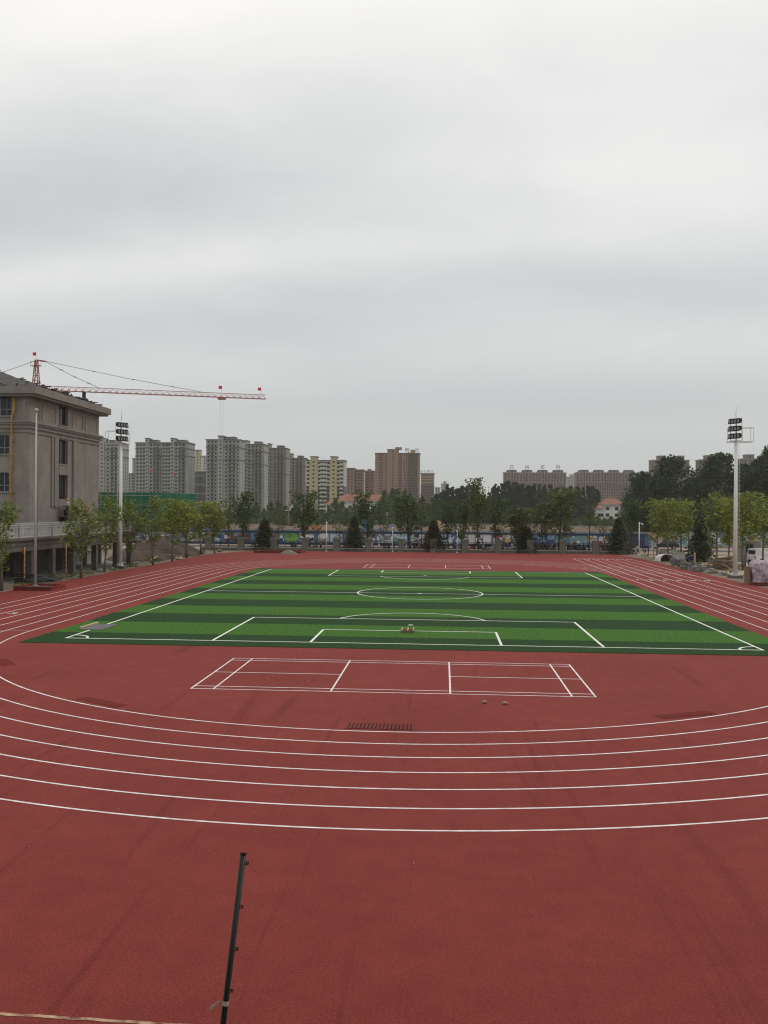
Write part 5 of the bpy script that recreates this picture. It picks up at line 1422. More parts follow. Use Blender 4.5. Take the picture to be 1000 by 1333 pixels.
for i, (k_, V, u, vt, hw, Y, lab) in enumerate([
    ('young_tree', V_yl[0], 855, 653, 16, 118, 'yellow green young tree behind the white sign board'),
    ('young_tree', V_yl[1], 870, 650, 17, 115, 'yellow green young tree in the middle of the right hand trio'),
    ('young_tree', V_yl[2], 888, 653, 16, 118, 'yellow green young tree at the right of the trio'),
    ('sparse_tree', V_sp[0], 897, 668, 14, 122, 'pale bare stemmed shrub tree left of the yard conifer'),
    ('conifer_tree', V_cn[0], 912, 668, 17, 112, 'dark conifer in the yard before the low grey wall'),
    ('young_tree', V_yg[0], 934, 640, 17, 104, 'tall loose young tree left of the right floodlight mast'),
    ('young_tree', V_yl[1], 948, 650, 18, 102, 'yellow green young tree hard against the right floodlight mast'),
    ('young_tree', V_yl[2], 969, 642, 23, 97, 'large yellow green young tree right of the right floodlight mast'),
    ('young_tree', V_yl[0], 995, 648, 20, 101, 'yellow green young tree cut by the right picture edge'),
    ('young_tree', V_yg[2], 1018, 640, 26, 84, 'young tree beyond the tarpaulin stack outside the right edge')][:9]):
    tree_px(k_, V, lab, u, vt, hw, Y, group=GR_)
# the dark row of poplars
rg = random.Random(5); GP = 'dark poplars in a row across the ploughed field'
tops = {570: 640, 580: 633, 600: 630, 620: 629, 628: 645, 634: 650, 640: 630, 660: 627, 700: 630, 740: 632, 775: 634, 790: 645}
for row, (Y, st) in enumerate(((458, 7.2), (476, 8.0), (500, 8.5))):
    u = 568 + row * 3; cnt = 0
    while u < 781:
        ks = sorted(tops); v = None
        for a_, b_ in zip(ks, ks[1:]):
            if a_ <= u <= b_: v = tops[a_] + (tops[b_] - tops[a_]) * (u - a_) / (b_ - a_)
        v = (v or 640) + rg.uniform(-4, 4) + row * 1
        H = zat(u, v, Y) + .2
        place('poplar_tree', 'slim dark poplar, %s from the left in the %s row across the field' % (nth(cnt), ('front', 'middle', 'rear')[row]), V_pop[rg.randrange(4)], (xat(u, Y), Y + rg.uniform(-5, 5), -.16), 20, H, 2.6, rg.uniform(2.3, 3.4), None, GP)
        u += st * rg.uniform(.8, 1.2); cnt += 1
for i in range(26):
    u = 569 + i * 8.2; Y = 508 + (i % 3) * 5
    place('shrub_tree', 'low dark shrub, %s from the left filling the foot of the poplar row' % nth(i), V_mid[i % 3], (xat(u, Y), Y, -.16), 10, zat(u, 657 + (i * 5 % 7), Y) + .2, 4.0, 8 * Y / F_PX, None, 'shrubs under the poplar row')
# the big dark trees at the right
GB = 'large dark trees behind the yard'
for u, vt, hw, Y, lab in ((834, 614, 21, 300, 'dark broad tree at the left end of the right hand wood'), (850, 622, 20, 320, 'lower dark tree between the two tallest left crowns'), (874, 594, 30, 290, 'tallest dark tree before the stepped brown tower'), (903, 622, 22, 310, 'low dark tree in the dip of the right hand wood'), (934, 590, 34, 285, 'huge dark tree left of the right floodlight mast'), (968, 604, 24, 295, 'dark tree directly behind the right floodlight mast'), (990, 594, 22, 285, 'dark tree between the mast and the right picture edge'), (1008, 578, 26, 280, 'tallest dark tree cut by the right picture edge'), (826, 642, 15, 330, 'low dark tree right of the white villa'), (845, 645, 22, 290, 'low dark bush tree in front of the left big trees'), (890, 648, 26, 270, 'low dark bush tree under the tallest dark tree'), (930, 650, 28, 270, 'low dark bush tree under the huge dark tree'), (978, 650, 26, 270, 'low dark bush tree right of the mast')):
    hw *= 1.12; H = zat(u, vt - 1, Y) + .2
    place('broad_tree', lab, V_big[rg.randrange(3)], (xat(u, Y), Y, -.16), 22, H, 7.5, hw * Y / F_PX, None, GB)
# mid distance trees beyond the field
GM = 'mid green trees beyond the hoarding'
u = 286; cnt = 0
while u < 565:
    Y = rg.uniform(330, 430); vt = rg.choice([650, 655, 660, 664, 658]) + rg.uniform(-3, 3)
    if 500 < u < 535: vt -= 14
    H = zat(u, vt, Y) + .2
    place('field_tree', 'dull green tree beyond the blue hoarding, %s from the left before the towers' % nth(cnt), V_mid[rg.randrange(3)], (xat(u, Y), Y, -.16), 10, H, 4.0, rg.uniform(8, 13) * Y / F_PX, None, GM)
    u += rg.uniform(6, 10); cnt += 1
for u, vt, Y in ((516, 636, 460), (526, 640, 450)):
    place('field_tree', 'tall rounded tree before the red brown towers, %s of two' % ('left' if u < 520 else 'right'), V_mid[0], (xat(u, Y), Y, -.16), 10, zat(u, vt, Y), 4.0, 15 * Y / F_PX, None, GM)
for i, u in enumerate(range(742, 846, 9)):
    Y = 405 + (i % 3) * 5
    place('hedge_tree', 'low round dark tree, %s from the left in the line below the white villa' % nth(i), V_mid[i % 3], (xat(u, Y), Y, -.16), 10, zat(u, 672 + (i % 2) * 2, Y) + .2, 4.0, 8 * Y / F_PX, None, 'low trees below the white villa')
for i, u in enumerate(range(120, 300, 11)):
    Y = 240 + (i * 37 % 50)
    place('field_tree', 'dull green tree, %s from the left low behind the netted block' % nth(i), V_mid[i % 3], (xat(u, Y), Y, -.16), 10, zat(u, 664 + (i * 7 % 5), Y) + .2, 4.0, 11 * Y / F_PX, None, 'low trees behind the netted block')
# far hazy wood that closes the horizon
mb = MB(); rg2 = random.Random(8)
for i in range(9000):
    Y = rg2.uniform(1150, 2300); x = rg2.uniform(-.62, .62) * Y; leaf(mb, Vector((x, Y, rg2.uniform(0, 1) ** .7 * (9 + 4 * noise.noise(Vector((x * .01, Y * .01, 0)))))), 9.0, rg2)
mb.build('far_woods', LF_big, None, kind='stuff')
# weeds along the left edge and the far kerb
mb = MB()
for i in range(3800):
    if i % 3: x = rg2.uniform(-33.6, -31.6); y = rg2.uniform(60, 126)
    else: x = rg2.uniform(26.2, 34); y = rg2.uniform(72, 126)
    if noise.noise(Vector((x * .4, y * .25, 3))) < .08: continue
    leaf(mb, Vector((x, y, rg2.uniform(-.02, .35))), .22, rg2)
mb.build('weeds', LF_olive, None, kind='stuff')

# ------------------------------------------------------------------ people
def person(label, loc, rz, shirt, trousers, pose='stand', hat=None, s=1.0):
    t = thing('person', label, 'person', loc, rz); t.scale = (s, s, s)
    if pose == 'stand':
        J = {'pel': (0, 0, .95), 'wst': (0, 0, 1.1), 'chs': (0, .0, 1.33), 'nck': (0, .01, 1.49), 'hd': (0, .03, 1.60), 'hd2': (0, .03, 1.72),
             'ls': (-.18, 0, 1.40), 'le': (-.25, -.03, 1.12), 'lw': (-.24, .06, .88), 'lh': (-.23, .09, .79), 'rs': (.18, 0, 1.40), 're': (.25, -.03, 1.12), 'rw': (.25, .05, .88), 'rh': (.24, .08, .79),
             'lp': (-.10, 0, .90), 'lk': (-.11, .02, .50), 'la': (-.12, -.02, .09), 'lf': (-.13, .14, .04), 'rp': (.10, 0, .90), 'rk': (.12, .03, .50), 'ra': (.13, .0, .09), 'rf': (.14, .16, .04)}
    else:
        J = {'pel': (0, -.1, .80), 'wst': (0, .04, .92), 'chs': (0, .24, 1.05), 'nck': (0, .38, 1.10), 'hd': (0, .48, 1.10), 'hd2': (0, .58, 1.06),
             'ls': (-.18, .28, 1.06), 'le': (-.24, .36, .78), 'lw': (-.18, .50, .60), 'lh': (-.16, .55, .52), 'rs': (.18, .28, 1.06), 're': (.24, .36, .78), 'rw': (.18, .50, .60), 'rh': (.16, .55, .52),
             'lp': (-.10, -.08, .76), 'lk': (-.14, .10, .46), 'la': (-.14, -.06, .09), 'lf': (-.15, .12, .04), 'rp': (.10, -.08, .76), 'rk': (.14, .12, .46), 'ra': (.14, -.03, .09), 'rf': (.15, .14, .04)}
    Rd = {'pel': .155, 'wst': .14, 'chs': .165, 'nck': .062, 'hd': .095, 'hd2': .085, 'ls': .075, 'le': .05, 'lw': .036, 'lh': .04, 'lp': .105, 'lk': .065, 'la': .045, 'lf': .04}
    E = [('pel', 'wst'), ('wst', 'chs'), ('chs', 'nck'), ('nck', 'hd'), ('hd', 'hd2')]
    for q_ in 'lr': E += [('chs', q_ + 's'), (q_ + 's', q_ + 'e'), (q_ + 'e', q_ + 'w'), (q_ + 'w', q_ + 'h'), ('pel', q_ + 'p'), (q_ + 'p', q_ + 'k'), (q_ + 'k', q_ + 'a'), (q_ + 'a', q_ + 'f')]
    K = list(J)
    me = bpy.data.meshes.new('body'); me.from_pydata([J[k_] for k_ in K], [(K.index(a_), K.index(b_)) for a_, b_ in E], [])
    o = bpy.data.objects.new('body', me); COL.objects.link(o)
    sk = o.modifiers.new('skin', 'SKIN'); me.skin_vertices.new() if not me.skin_vertices else None
    for i, k_ in enumerate(K):
        r_ = Rd.get(k_) or Rd.get('l' + k_[1:]); me.skin_vertices[0].data[i].radius = (r_, r_ * (.72 if k_ in ('chs', 'wst', 'pel') else 1)); me.skin_vertices[0].data[i].use_root = (k_ == 'pel')
    sb = o.modifiers.new('sub', 'SUBSURF'); sb.levels = 1; sb.render_levels = 1
    bpy.context.view_layer.update()
    nm = bpy.data.meshes.new_from_object(o.evaluated_get(bpy.context.evaluated_depsgraph_get())); bpy.data.objects.remove(o)
    nm.materials.clear()
    for M in (shirt, trousers, M_skin, M_tyre): nm.materials.append(M)
    hz = Vector(J['hd']); 
    for f in nm.polygons:
        c = f.center; f.use_smooth = True
        head = (c - hz).length < .17 and (c - Vector(J['nck'])).length > .05
        hand = min((c - Vector(J[k_])).length for k_ in ('lh', 'rh')) < .085
        foot = c.z < .10; leg = c.z < J['pel'][2] - .02 and min((c - Vector(J[k_])).length for k_ in ('le', 're', 'lw', 'rw', 'lh', 'rh')) > .12
        f.material_index = 2 if head or hand else 3 if foot else 1 if leg else 0
    b_ = link('body', nm, t)
    top_ = Vector(J['hd2'])
    q = MB()
    if hat: q.ball(top_ + Vector((0, 0, .0)), .135, 12, 6, sq=(1, 1.1, .85)); q.tube([top_ + Vector((0, .03, -.03)), top_ + Vector((0, .03, -.015))], [.17, .165], 12); q.build('hard_hat', hat, t)
    else: q.ball(top_ + Vector((0, -.03, -.02)), .112, 10, 6, sq=(1, 1, .9)); q.build('hair', M_hair, t)
    return t
S_blue = mat('blue_shirt', (.02, .045, .16), .9); S_dark = mat('dark_clothes', (.012, .013, .016), .9); S_white = mat('white_shirt', (.5, .5, .48), .9); S_red = mat('red_dress', (.38, .02, .03), .9); S_teal = mat('teal_shirt', (.03, .18, .24), .9)
H_yel = mat('yellow_hard_hat', (.6, .3, .03), .5); H_org = mat('red_hard_hat', (.5, .05, .02), .5)
def gx(u, Y, z=-.05): return (xat(u, Y), Y, z)
person('standing person in dark clothes seen behind the far fence', gx(513, 133), 0.3, S_teal, S_dark, s=1.05)
person('small person in red behind the right part of the far fence', gx(748.5, 139), 2.6, S_red, S_dark, s=.95)
person('person in blue shirt standing at the right end of the far fence', gx(844.5, 126), 1.2, S_blue, S_dark, s=1.0)
person('worker in blue bending over the paving stone stacks', gx(896, 103), -1.4, S_blue, S_dark, 'bend', s=1.05)
person('worker in white shirt beside the white van in the yard', gx(976.5, 100, -.03), .4, S_white, S_dark, s=1.0)
person('worker in white shirt and yellow hard hat on the suspended platform', (BX + .85, BY0 + gy0 + .5, gz0 + .09), 1.5, S_white, S_dark, hat=H_yel)
person('person in pink top among the scooters behind the spreading tree', gx(797, 138), -.5, mat('pink_top', (.45, .12, .16), .9), S_dark)
person('person in pale top walking behind the fence beside the dark middle conifer', gx(487, 141), 1.5, S_white, S_dark)

# ------------------------------------------------------------------ parked scooters between the fence and the hoarding
def scooter(paint, label):
    t = thing('motor_scooter', label, 'scooter', (0, 0, -.05), 0, 'scooters parked behind the far fence')
    q = MB()
    q.hexa([(-.75, -.14, .42), (-.05, -.14, .32), (-.05, .14, .32), (-.75, .14, .42), (-.85, -.12, .70), (-.05, -.12, .62), (-.05, .12, .62), (-.85, .12, .70)])
    q.box(-.049, .45, -.13, .13, .25, .36)
    q.hexa([(.42, -.17, .25), (.52, -.17, .25), (.52, .17, .25), (.42, .17, .25), (.58, -.16, .92), (.66, -.12, .95), (.66, .12, .95), (.58, .16, .92)])
    q.hexa([(.52, -.09, .42), (.82, -.07, .50), (.82, .07, .50), (.52, .09, .42), (.54, -.08, .58), (.84, -.06, .57), (.84, .06, .57), (.54, .08, .58)])
    q.build('body', paint, t)
    q = MB(); q.hexa([(-.80, -.13, .703), (-.08, -.13, .64), (-.08, .13, .64), (-.80, .13, .703), (-.78, -.10, .80), (-.12, -.10, .76), (-.12, .10, .76), (-.78, .10, .80)]); q.build('seat', M_black, t)
    w = MB()
    w.tube([(0, -.055, 0), (0, .055, 0)], [.25, .25], 14)
    wm = w.mesh('wheel', M_tyre)
    hb_ = MB(); hb_.tube([(0, -.062, 0), (0, .062, 0)], [.14, .14], 10); hm = hb_.mesh('rim', M_steel)
    for x in (-.58, .72):
        o = link('wheel', wm, t, (x, 0, .25)); link('rim', hm, o)
    q = MB(); q.tube([(.62, 0, .94), (.55, 0, 1.08)], [.035, .03], 6); q.tube([(.50, -.34, 1.10), (.56, 0, 1.06), (.50, .34, 1.10)], [.02, .02, .02], 6); q.tube([(.52, .24, 1.1), (.54, .28, 1.3)], [.008, .008], 4); q.ball((.54, .30, 1.34), .055, 8, 5); q.ball((.54, -.30, 1.34), .055, 8, 5); q.tube([(.52, -.24, 1.1), (.54, -.28, 1.3)], [.008, .008], 4); q.build('handlebar', M_black, t)
    q = MB(); q.ball((.66, 0, .88), .07, 8, 5); q.build('headlight', M_whitewall, t)
    q = MB(); q.box(-1.05, -.80, -.16, .16, .82, 1.10); q.build('top_box', M_black, t)
    return t
sc_def = [('red', (.34, .03, .025)), ('white', (.5, .5, .49)), ('black', (.015, .015, .017)), ('blue', (.03, .08, .26)), ('silver', (.28, .29, .30)), ('teal', (.03, .2, .22)), ('maroon', (.13, .02, .025))]
protos = {}
rg3 = random.Random(12)
spots = [(497, 1), (503, 2), (507, 3), (520, 2), (527, 3), (531, 1), (537, 4), (541, 2), (545, 4), (549, 0), (554, 6), (558, 2), (592, 3), (597, 6), (601, 0), (613, 0), (618, 0), (623, 6), (628, 2), (633, 1), (636, 1), (639, 4), (655, 3), (660, 2), (664, 4), (669, 1), (698, 5), (701, 5), (705, 0), (708, 0), (712, 2), (716, 4), (720, 6), (724, 4), (739, 1), (743, 2), (752, 2), (756, 3), (760, 2), (768, 4), (783, 0), (788, 6), (792, 0), (820, 0), (824, 4), (828, 1), (836, 4), (444, 6), (451, 0), (470, 2), (484, 1), (383, 2), (405, 6), (418, 2)]
marks = [(345, 'the jump pit conifer'), (398, 'the thick pale trunk'), (425, 'the white lamp post'), (461, 'the dark middle conifer'), (511, 'the pale slim post'), (534, 'the spreading dull tree'), (565, 'the brownish conifer'), (595, 'the slim post by the notices'), (622, 'the tall olive tree'), (645, 'the tree right of it'), (685, 'the dark bushy conifer'), (729, 'the spreading olive tree'), (768, 'the thin sparse tree'), (806, 'the right hand conifer'), (832, 'the camera pole'), (999, 'the yard')]
seen = {}
def seg(u): return max(k_ for k_, mk in enumerate(marks) if mk[0] <= u)
for i, (u, ci) in enumerate(sorted(spots)):
    nm_, c = sc_def[ci]; key = (seg(u), ci); same = sum(1 for a_, b_ in spots if (seg(a_), b_) == key); k_ = seen.get(key, 0); seen[key] = k_ + 1
    lab = '%s%s motor scooter parked right of %s' % ((nth(k_) + ' ') if same > 1 else '', nm_, marks[key[0]][1])
    Y = rg3.uniform(134.5, 138.5)
    if ci not in protos:
        protos[ci] = scooter(mat(nm_ + '_paint', c, .35, spec=.5), lab); o = protos[ci]
    else: o = dup(protos[ci], (0, 0, 0), 0, lab)
    o.location = (xat(u, Y), Y, -.05); o.rotation_euler.z = rg3.choice([1.45, 1.7, -1.5, .8, 2.3, 1.2, .3]) + rg3.uniform(-.2, .2)

# ------------------------------------------------------------------ cars and the van
def car(label, loc, rz, paint, L=4.4, W=1.75, H=1.45, van=False, cat='car', name='parked_car', group=None):
    t = thing(name, label, cat, loc, rz, group)
    q = MB(); h = W / 2
    if van: prof = [(-L / 2, .35), (L / 2, .35), (L / 2, .85), (L / 2 - .12, 1.05), (L / 2 - .75, H), (-L / 2 + .08, H), (-L / 2, 1.1)]
    else: prof = [(-L / 2, .32), (L / 2, .32), (L / 2, .68), (L / 2 - .15, .80), (L * .22, .92), (L * .06, H), (-L * .24, H), (-L * .40, .98), (-L / 2 + .05, .92)]
    i0 = len(q.v); n = len(prof)
    for sgn in (-1, 1):
        for x, z in prof: q.v.append((x, sgn * (h - (.16 if z > 1.0 else 0)), z))
    q.f.append(tuple(range(n))); q.f.append(tuple(range(n, 2 * n))[::-1]); q.mi += [0, 0]; q.sm += [False] * 2
    for j in range(n):
        j2 = (j + 1) % n; q.f.append((j, n + j, n + j2, j2)); q.mi.append(0); q.sm.append(False)
    q.build('body', paint, t)
    q = MB()
    if van:
        for sgn in (-1, 1): q.hexa([(L * .10, sgn * (h - .14), 1.08), (L * .33, sgn * (h - .14), 1.08), (L * .33, sgn * (h - .10), 1.08), (L * .10, sgn * (h - .10), 1.08), (L * .10, sgn * (h - .17), H - .2), (L * .26, sgn * (h - .17), H - .2), (L * .26, sgn * (h - .13), H - .2), (L * .10, sgn * (h - .13), H - .2)])
        q.hexa([(L / 2 - .16, -h + .25, 1.08), (L / 2 - .10, -h + .25, 1.08), (L / 2 - .10, h - .25, 1.08), (L / 2 - .16, h - .25, 1.08), (L / 2 - .66, -h + .32, H - .1), (L / 2 - .60, -h + .32, H - .1), (L / 2 - .60, h - .32, H - .1), (L / 2 - .66, h - .32, H - .1)])
        q.box(-L / 2 - .02, -L / 2 + .03, -h + .3, h - .3, 1.15, H - .2)
    else:
        for sgn in (-1, 1): q.hexa([(-L * .34, sgn * (h - .13), 1.0), (L * .17, sgn * (h - .13), 1.0), (L * .17, sgn * (h - .09), 1.0), (-L * .34, sgn * (h - .09), 1.0), (-L * .23, sgn * (h - .16), H - .08), (L * .05, sgn * (h - .16), H - .08), (L * .05, sgn * (h - .12), H - .08), (-L * .23, sgn * (h - .12), H - .08)])
        q.hexa([(L * .20, -h + .2, .97), (L * .215, -h + .2, .99), (L * .215, h - .2, .99), (L * .20, h - .2, .97), (L * .07, -h + .26, H - .05), (L * .085, -h + .26, H - .03), (L * .085, h - .26, H - .03), (L * .07, h - .26, H - .05)])
        q.hexa([(-L * .395, -h + .2, 1.02), (-L * .41, -h + .2, 1.0), (-L * .41, h - .2, 1.0), (-L * .395, h - .2, 1.02), (-L * .25, -h + .26, H - .03), (-L * .265, -h + .26, H - .02), (-L * .265, h - .26, H - .02), (-L * .25, h - .26, H - .03)])
    q.build('window_glass', M_glass, t)
    wq = MB(); wq.tube([(0, -.1, 0), (0, .1, 0)], [.32, .32], 14); wm = wq.mesh('wheel', M_tyre); rq = MB(); rq.tube([(0, -.105, 0), (0, .105, 0)], [.19, .19], 10); rm = rq.mesh('rim', M_steel)
    for x in (-L * .31, L * .31):
        for y in (-h + .08, h - .08): o = link('wheel', wm, t, (x, y, .32)); link('rim', rm, o)
    for y in (-h + .28, h - .28):
        q = MB(); q.box(L / 2 - .05, L / 2 + .015, y - .16, y + .16, .60, .74); q.build('headlight', M_whitewall, t)
        q = MB(); q.box(-L / 2 - .015, -L / 2 + .05, y - .14, y + .14, .68, .84); q.build('tail_light', M_flag, t)
    return t
P_w = mat('white_car_paint', (.55, .55, .54), .3, spec=.5); P_d = mat('dark_car_paint', (.02, .02, .025), .3, spec=.5); P_s = mat('silver_car_paint', (.3, .31, .32), .3, spec=.5)
car('white van parked in the yard beside the right floodlight mast', (xat(996, 110), 110, -.03), .5, P_w, 4.3, 1.6, 1.8, True, 'van', 'parked_van')
car('dark car parked beyond the yard behind the yellow green trees', (xat(866, 150), 150, -.05), 3.0, P_d)
c0 = None
for i, (u, M) in enumerate(((744, P_w), (752, P_s), (758, P_d), (768, P_w), (777, P_w), (784, P_s), (790, P_w), (797, P_w), (806, P_s), (838, P_w), (848, P_w))):
    nm_ = {P_w: 'white', P_s: 'silver', P_d: 'dark'}[M]
    car('%s car, %s from the left in the far line under the low trees' % (nm_, nth(i)), (xat(u, 452), 452 + (i % 2), -.1), [0, 3.14][i % 2], M, group='cars parked along the far road')

# ------------------------------------------------------------------ things lying in the left strip
p = gnd(58, 759)
t = thing('pipe_stack', 'heap of dark green grey steel pipes behind the flagpole', 'pipe stack', (-33.0, p.y + 1.0, -.06))
M_rod = mat('green_grey_pipe', (.055, .07, .065), .6, .3, 8)
rg4 = random.Random(9)
for i in range(26):
    L_2 = rg4.uniform(1.6, 3.0); a_ = rg4.gauss(.15, .12); y = rg4.uniform(-1.0, 1.0); z = .06 + max(0, (.62 - abs(y) * .5)) * rg4.random(); x = rg4.uniform(-.5, .5)
    q = MB(); q.tube([(x - L_2 * .5 * math.cos(a_), y - L_2 * .5 * math.sin(a_) , z + rg4.uniform(0, .05)), (x + L_2 * .5 * math.cos(a_), y + L_2 * .5 * math.sin(a_), z + rg4.uniform(0, .15))], [.055, .055], 7); q.build('pipe', M_rod, t)
heap('soil_heap', 'brown soil bank behind the young trees on the left', 'soil heap', (xat(195, 104), 103, -.06), 3.0, 3.0, 1.3, M_soil, 2)
heap('soil_heap', 'lower brown soil bank toward the far left corner', 'soil heap', (xat(235, 112), 113, -.06), 2.6, 3.0, 1.0, M_soil, 6)
heap('soil_bank', 'long dark brown soil bank behind the walkway end and young trees', 'soil bank', (-37.0, 112, -.06), 4.5, 15, 2.3, M_soil, 12, rough=.35)
heap('spoil_mound', 'orange earth mound just beyond the blue hoarding', 'earth mound', (xat(405, 190), 192, -.1), 6.0, 5, 3.0, mat('orange_earth', (.25, .11, .05), .95, .3, .6, bump=.6, bscale=4), 9)
heap('spoil_mound', 'pale sandy mound beyond the hoarding by the brown conifer', 'earth mound', (xat(573, 185), 188, -.1), 2.8, 3, 4.0, mat('pale_earth', (.34, .25, .15), .95, .25, .8), 5)
a_, b_, c_ = gnd(196, 732), gnd(210, 727.5), gnd(222, 728)
q = MB(); q.beam((a_.x, a_.y, .25), (b_.x, b_.y, .55), .10, .10); q.beam((b_.x, b_.y, .55), (c_.x + 1.6, c_.y, .45), .09, .09); tag(q.build('bent_rail', M_wood_p), 'pale bent timber rail lying along the soil bank', 'rail')
p = gnd(237, 728); lump('white_sack', 'crumpled white sack lying at the track edge below the soil bank', 'sack', (p.x - .4, p.y, -.03), (1.0, .6, .42), M_whitewall, .2, None, 3)
p = gnd(246, 722); lump('grey_boulder', 'grey boulder beside the fullest young tree', 'boulder', (p.x - 1.0, p.y + 1, -.06), (.9, .8, 1.0), M_conc, .2, None, 8)
for i, (u, v, sx, lab) in enumerate(((130, 744, .7, 'rough grey stone left of the left mast footing'), (146, 741, .5, 'small grey stone touching the left mast footing'), (290, 718.5, .9, 'brown stone at the cut corner of the track'), (178, 737, .5, 'small grey stone right of the left mast'), (14, 771, .6, 'grey stone below the tree at the left edge'))):
    p = gnd(u, v); lump('loose_stone', lab, 'stone', (min(p.x, -31.9) if i != 2 else p.x - .6, p.y + (.6 if i == 2 else 0), -.06), (sx, sx * .7, sx * .6), M_conc if i != 2 else M_wood, i, None, i + 20)
# far bits beyond the hoarding
q = MB(); Y = 200
t = thing('blue_gate', 'two blue gate pillars standing beyond the hoarding', 'gate', (xat(479, Y), Y, -.1))
for dx, h in ((-.85, 4.2), (.75, 3.3)):
    q = MB(); q.box(dx - .55, dx + .55, -.5, .5, 0, zat(479, 674 if dx < 0 else 681, Y)); q.build('gate_pillar', M_blue, t)
Y = 205; t = thing('tarp_shelter', 'low grey shelter with blue tarpaulin beyond the hoarding', 'shelter', (xat(502, Y), Y, -.1))
q = MB(); q.box(-2.6, 2.4, 0, 3, 0, 1.6); q.build('shelter_wall', M_conc_p, t)
q = MB(); q.hexa([(-2.9, -.2, 1.62), (2.0, -.2, 2.4), (2.0, 3.2, 2.4), (-2.9, 3.2, 1.62), (-2.9, -.2, 1.72), (2.0, -.2, 2.6), (2.0, 3.2, 2.6), (-2.9, 3.2, 1.72)]); q.build('tarpaulin', mat('bright_blue_tarp', (.05, .15, .48), .5), t)
Y = 480; x0, x1 = xat(286, Y), xat(343, Y); t = thing('site_huts', 'long blue roofed site hut far beyond the hoarding', 'site hut', (x0, Y, -.1))
q = MB(); q.box(0, x1 - x0, 0, 6, 0, 2.2); q.build('hut_wall', M_whitewall, t); q = MB(); q.box(-.3, x1 - x0 + .3, -.4, 6.4, 2.203, 3.2); q.build('hut_roof', M_blue, t)

# ------------------------------------------------------------------ the yard on the right
# paving stone stacks: each course of slabs
M_slab = mat('grey_paving_slab', (.20, .195, .18), .9, .22, 3); M_slab_p = mat('pale_paving_slab', (.30, .285, .25), .9, .2, 3); M_slab_d = mat('dark_paving_slab', (.12, .12, .115), .9, .2, 3)
def stack(u, v, nx, ny, nz, sz, label, rz, jit=.03, M=None):
    p = gnd(u, v); x = max(p.x, 26.6); t = thing('paving_stone_stack', label, 'stone stack', (x, p.y, -.04), rz)
    rg_ = random.Random(int(u)); q = MB(); q.box(-sz[0] / 2, sz[0] / 2, -sz[1] / 2, sz[1] / 2, 0, sz[2]); pms = [q.mesh('paving_stone', M_) for M_ in ((M or M_slab), (M or M_slab), M_slab_p, M_slab_d)]; hts = {(i, j): nz - rg_.choice([0, 0, 1, 1, 2, 3]) for i in range(nx) for j in range(ny)}
    for k_ in range(nz):
        for i in range(nx):
            for j in range(ny):
                if k_ >= max(1, hts[(i, j)]): continue
                o = link('paving_stone', pms[rg_.randrange(4)], t, ((i - nx / 2) * (sz[0] + .05) + rg_.uniform(-jit, jit) * 1.6, (j - ny / 2) * (sz[1] + .05) + rg_.uniform(-jit, jit) * 1.6, k_ * (sz[2] + .004))); o.rotation_euler.z = rg_.uniform(-.16, .16)
    return t
stack(884, 737, 3, 2, 6, (.42, .42, .16), 'square grey paving stone stack nearest the person in blue', .2)
stack(895, 741, 4, 2, 5, (.45, .40, .16), 'large grey paving stone stack under the bending worker', .1)
stack(908, 744, 4, 2, 4, (.5, .4, .13), 'low bluish paving stone stack right of the bending worker', -.1, .08)
stack(919, 745.5, 2, 2, 3, (.4, .4, .14), 'small tumbled paving stone stack beside the timber pile', .4, .10, M_wood)
stack(878, 726, 4, 3, 6, (.5, .4, .18), 'tall pale block stack behind the white upturned tub', .0, .03, M_conc_p)
stack(868, 724, 3, 3, 6, (.5, .4, .18), 'pale block stack just right of the white sign board', .2, .04, M_conc)
stack(893, 728, 5, 2, 5, (.6, .4, .18), 'dark block stack behind the bending worker', 0, .04, M_conc_d)
# timber pile
p = gnd(938, 741); tp = thing('timber_pile', 'untidy pile of weathered planks left of the right mast', 'timber pile', (p.x + .3, p.y + .4, -.04))
rg5 = random.Random(4)
tm = []
for M in (M_wood, M_wood, M_conc, M_wood_p):
    q = MB(); q.box(-1.4, 1.4, -.09, .09, -.035, .035); tm.append(q.mesh('plank', M))
for i in range(110):
    x, y = rg5.gauss(0, 1.05), rg5.gauss(.2, 1.0); z = .05 + max(0, 1.55 - .60 * (abs(x) + abs(y))) * rg5.random()
    o = link('plank', tm[rg5.randrange(4) if rg5.random() < .5 else 0], tp, (x, y, z)); o.rotation_euler = (rg5.gauss(0, .25), rg5.gauss(0, .15), rg5.gauss(.2, .6)); o.scale = (rg5.uniform(.35, .9), 1, 1)
for (u0, v0, u1, v1) in ((943, 738, 952.5, 746.5), (946, 737.5, 955, 745.5), (961, 740, 968, 747)):
    a_, b_ = gnd(u0, v0), gnd(u1, v1); Yc = p.y
    a_, b_ = at(u0, v0 - 2, Yc), at(u1, v1 - 2, Yc - .3); o_ = Vector(tp.location)
    q = MB(); q.beam(a_ - o_, b_ - o_, .09, .09); q.build('batten', M_wood_p, tp)
for i, (u, v, s_, lab) in enumerate(((925, 744, .9, 'rough pale rock at the left foot of the timber pile'), (932, 745.5, .8, 'second pale rock below the timber pile'), (920, 740, .6, 'small brown rock between the stone stacks and timber pile'), (943, 748, .7, 'flat grey rock at the right foot of the timber pile'))):
    p = gnd(u, v); lump('rough_rock', lab, 'rock', (max(p.x, 26.5), p.y, -.05), (s_, s_ * .7, s_ * .6), M_conc if i != 2 else M_wood, i, None, i + 40)
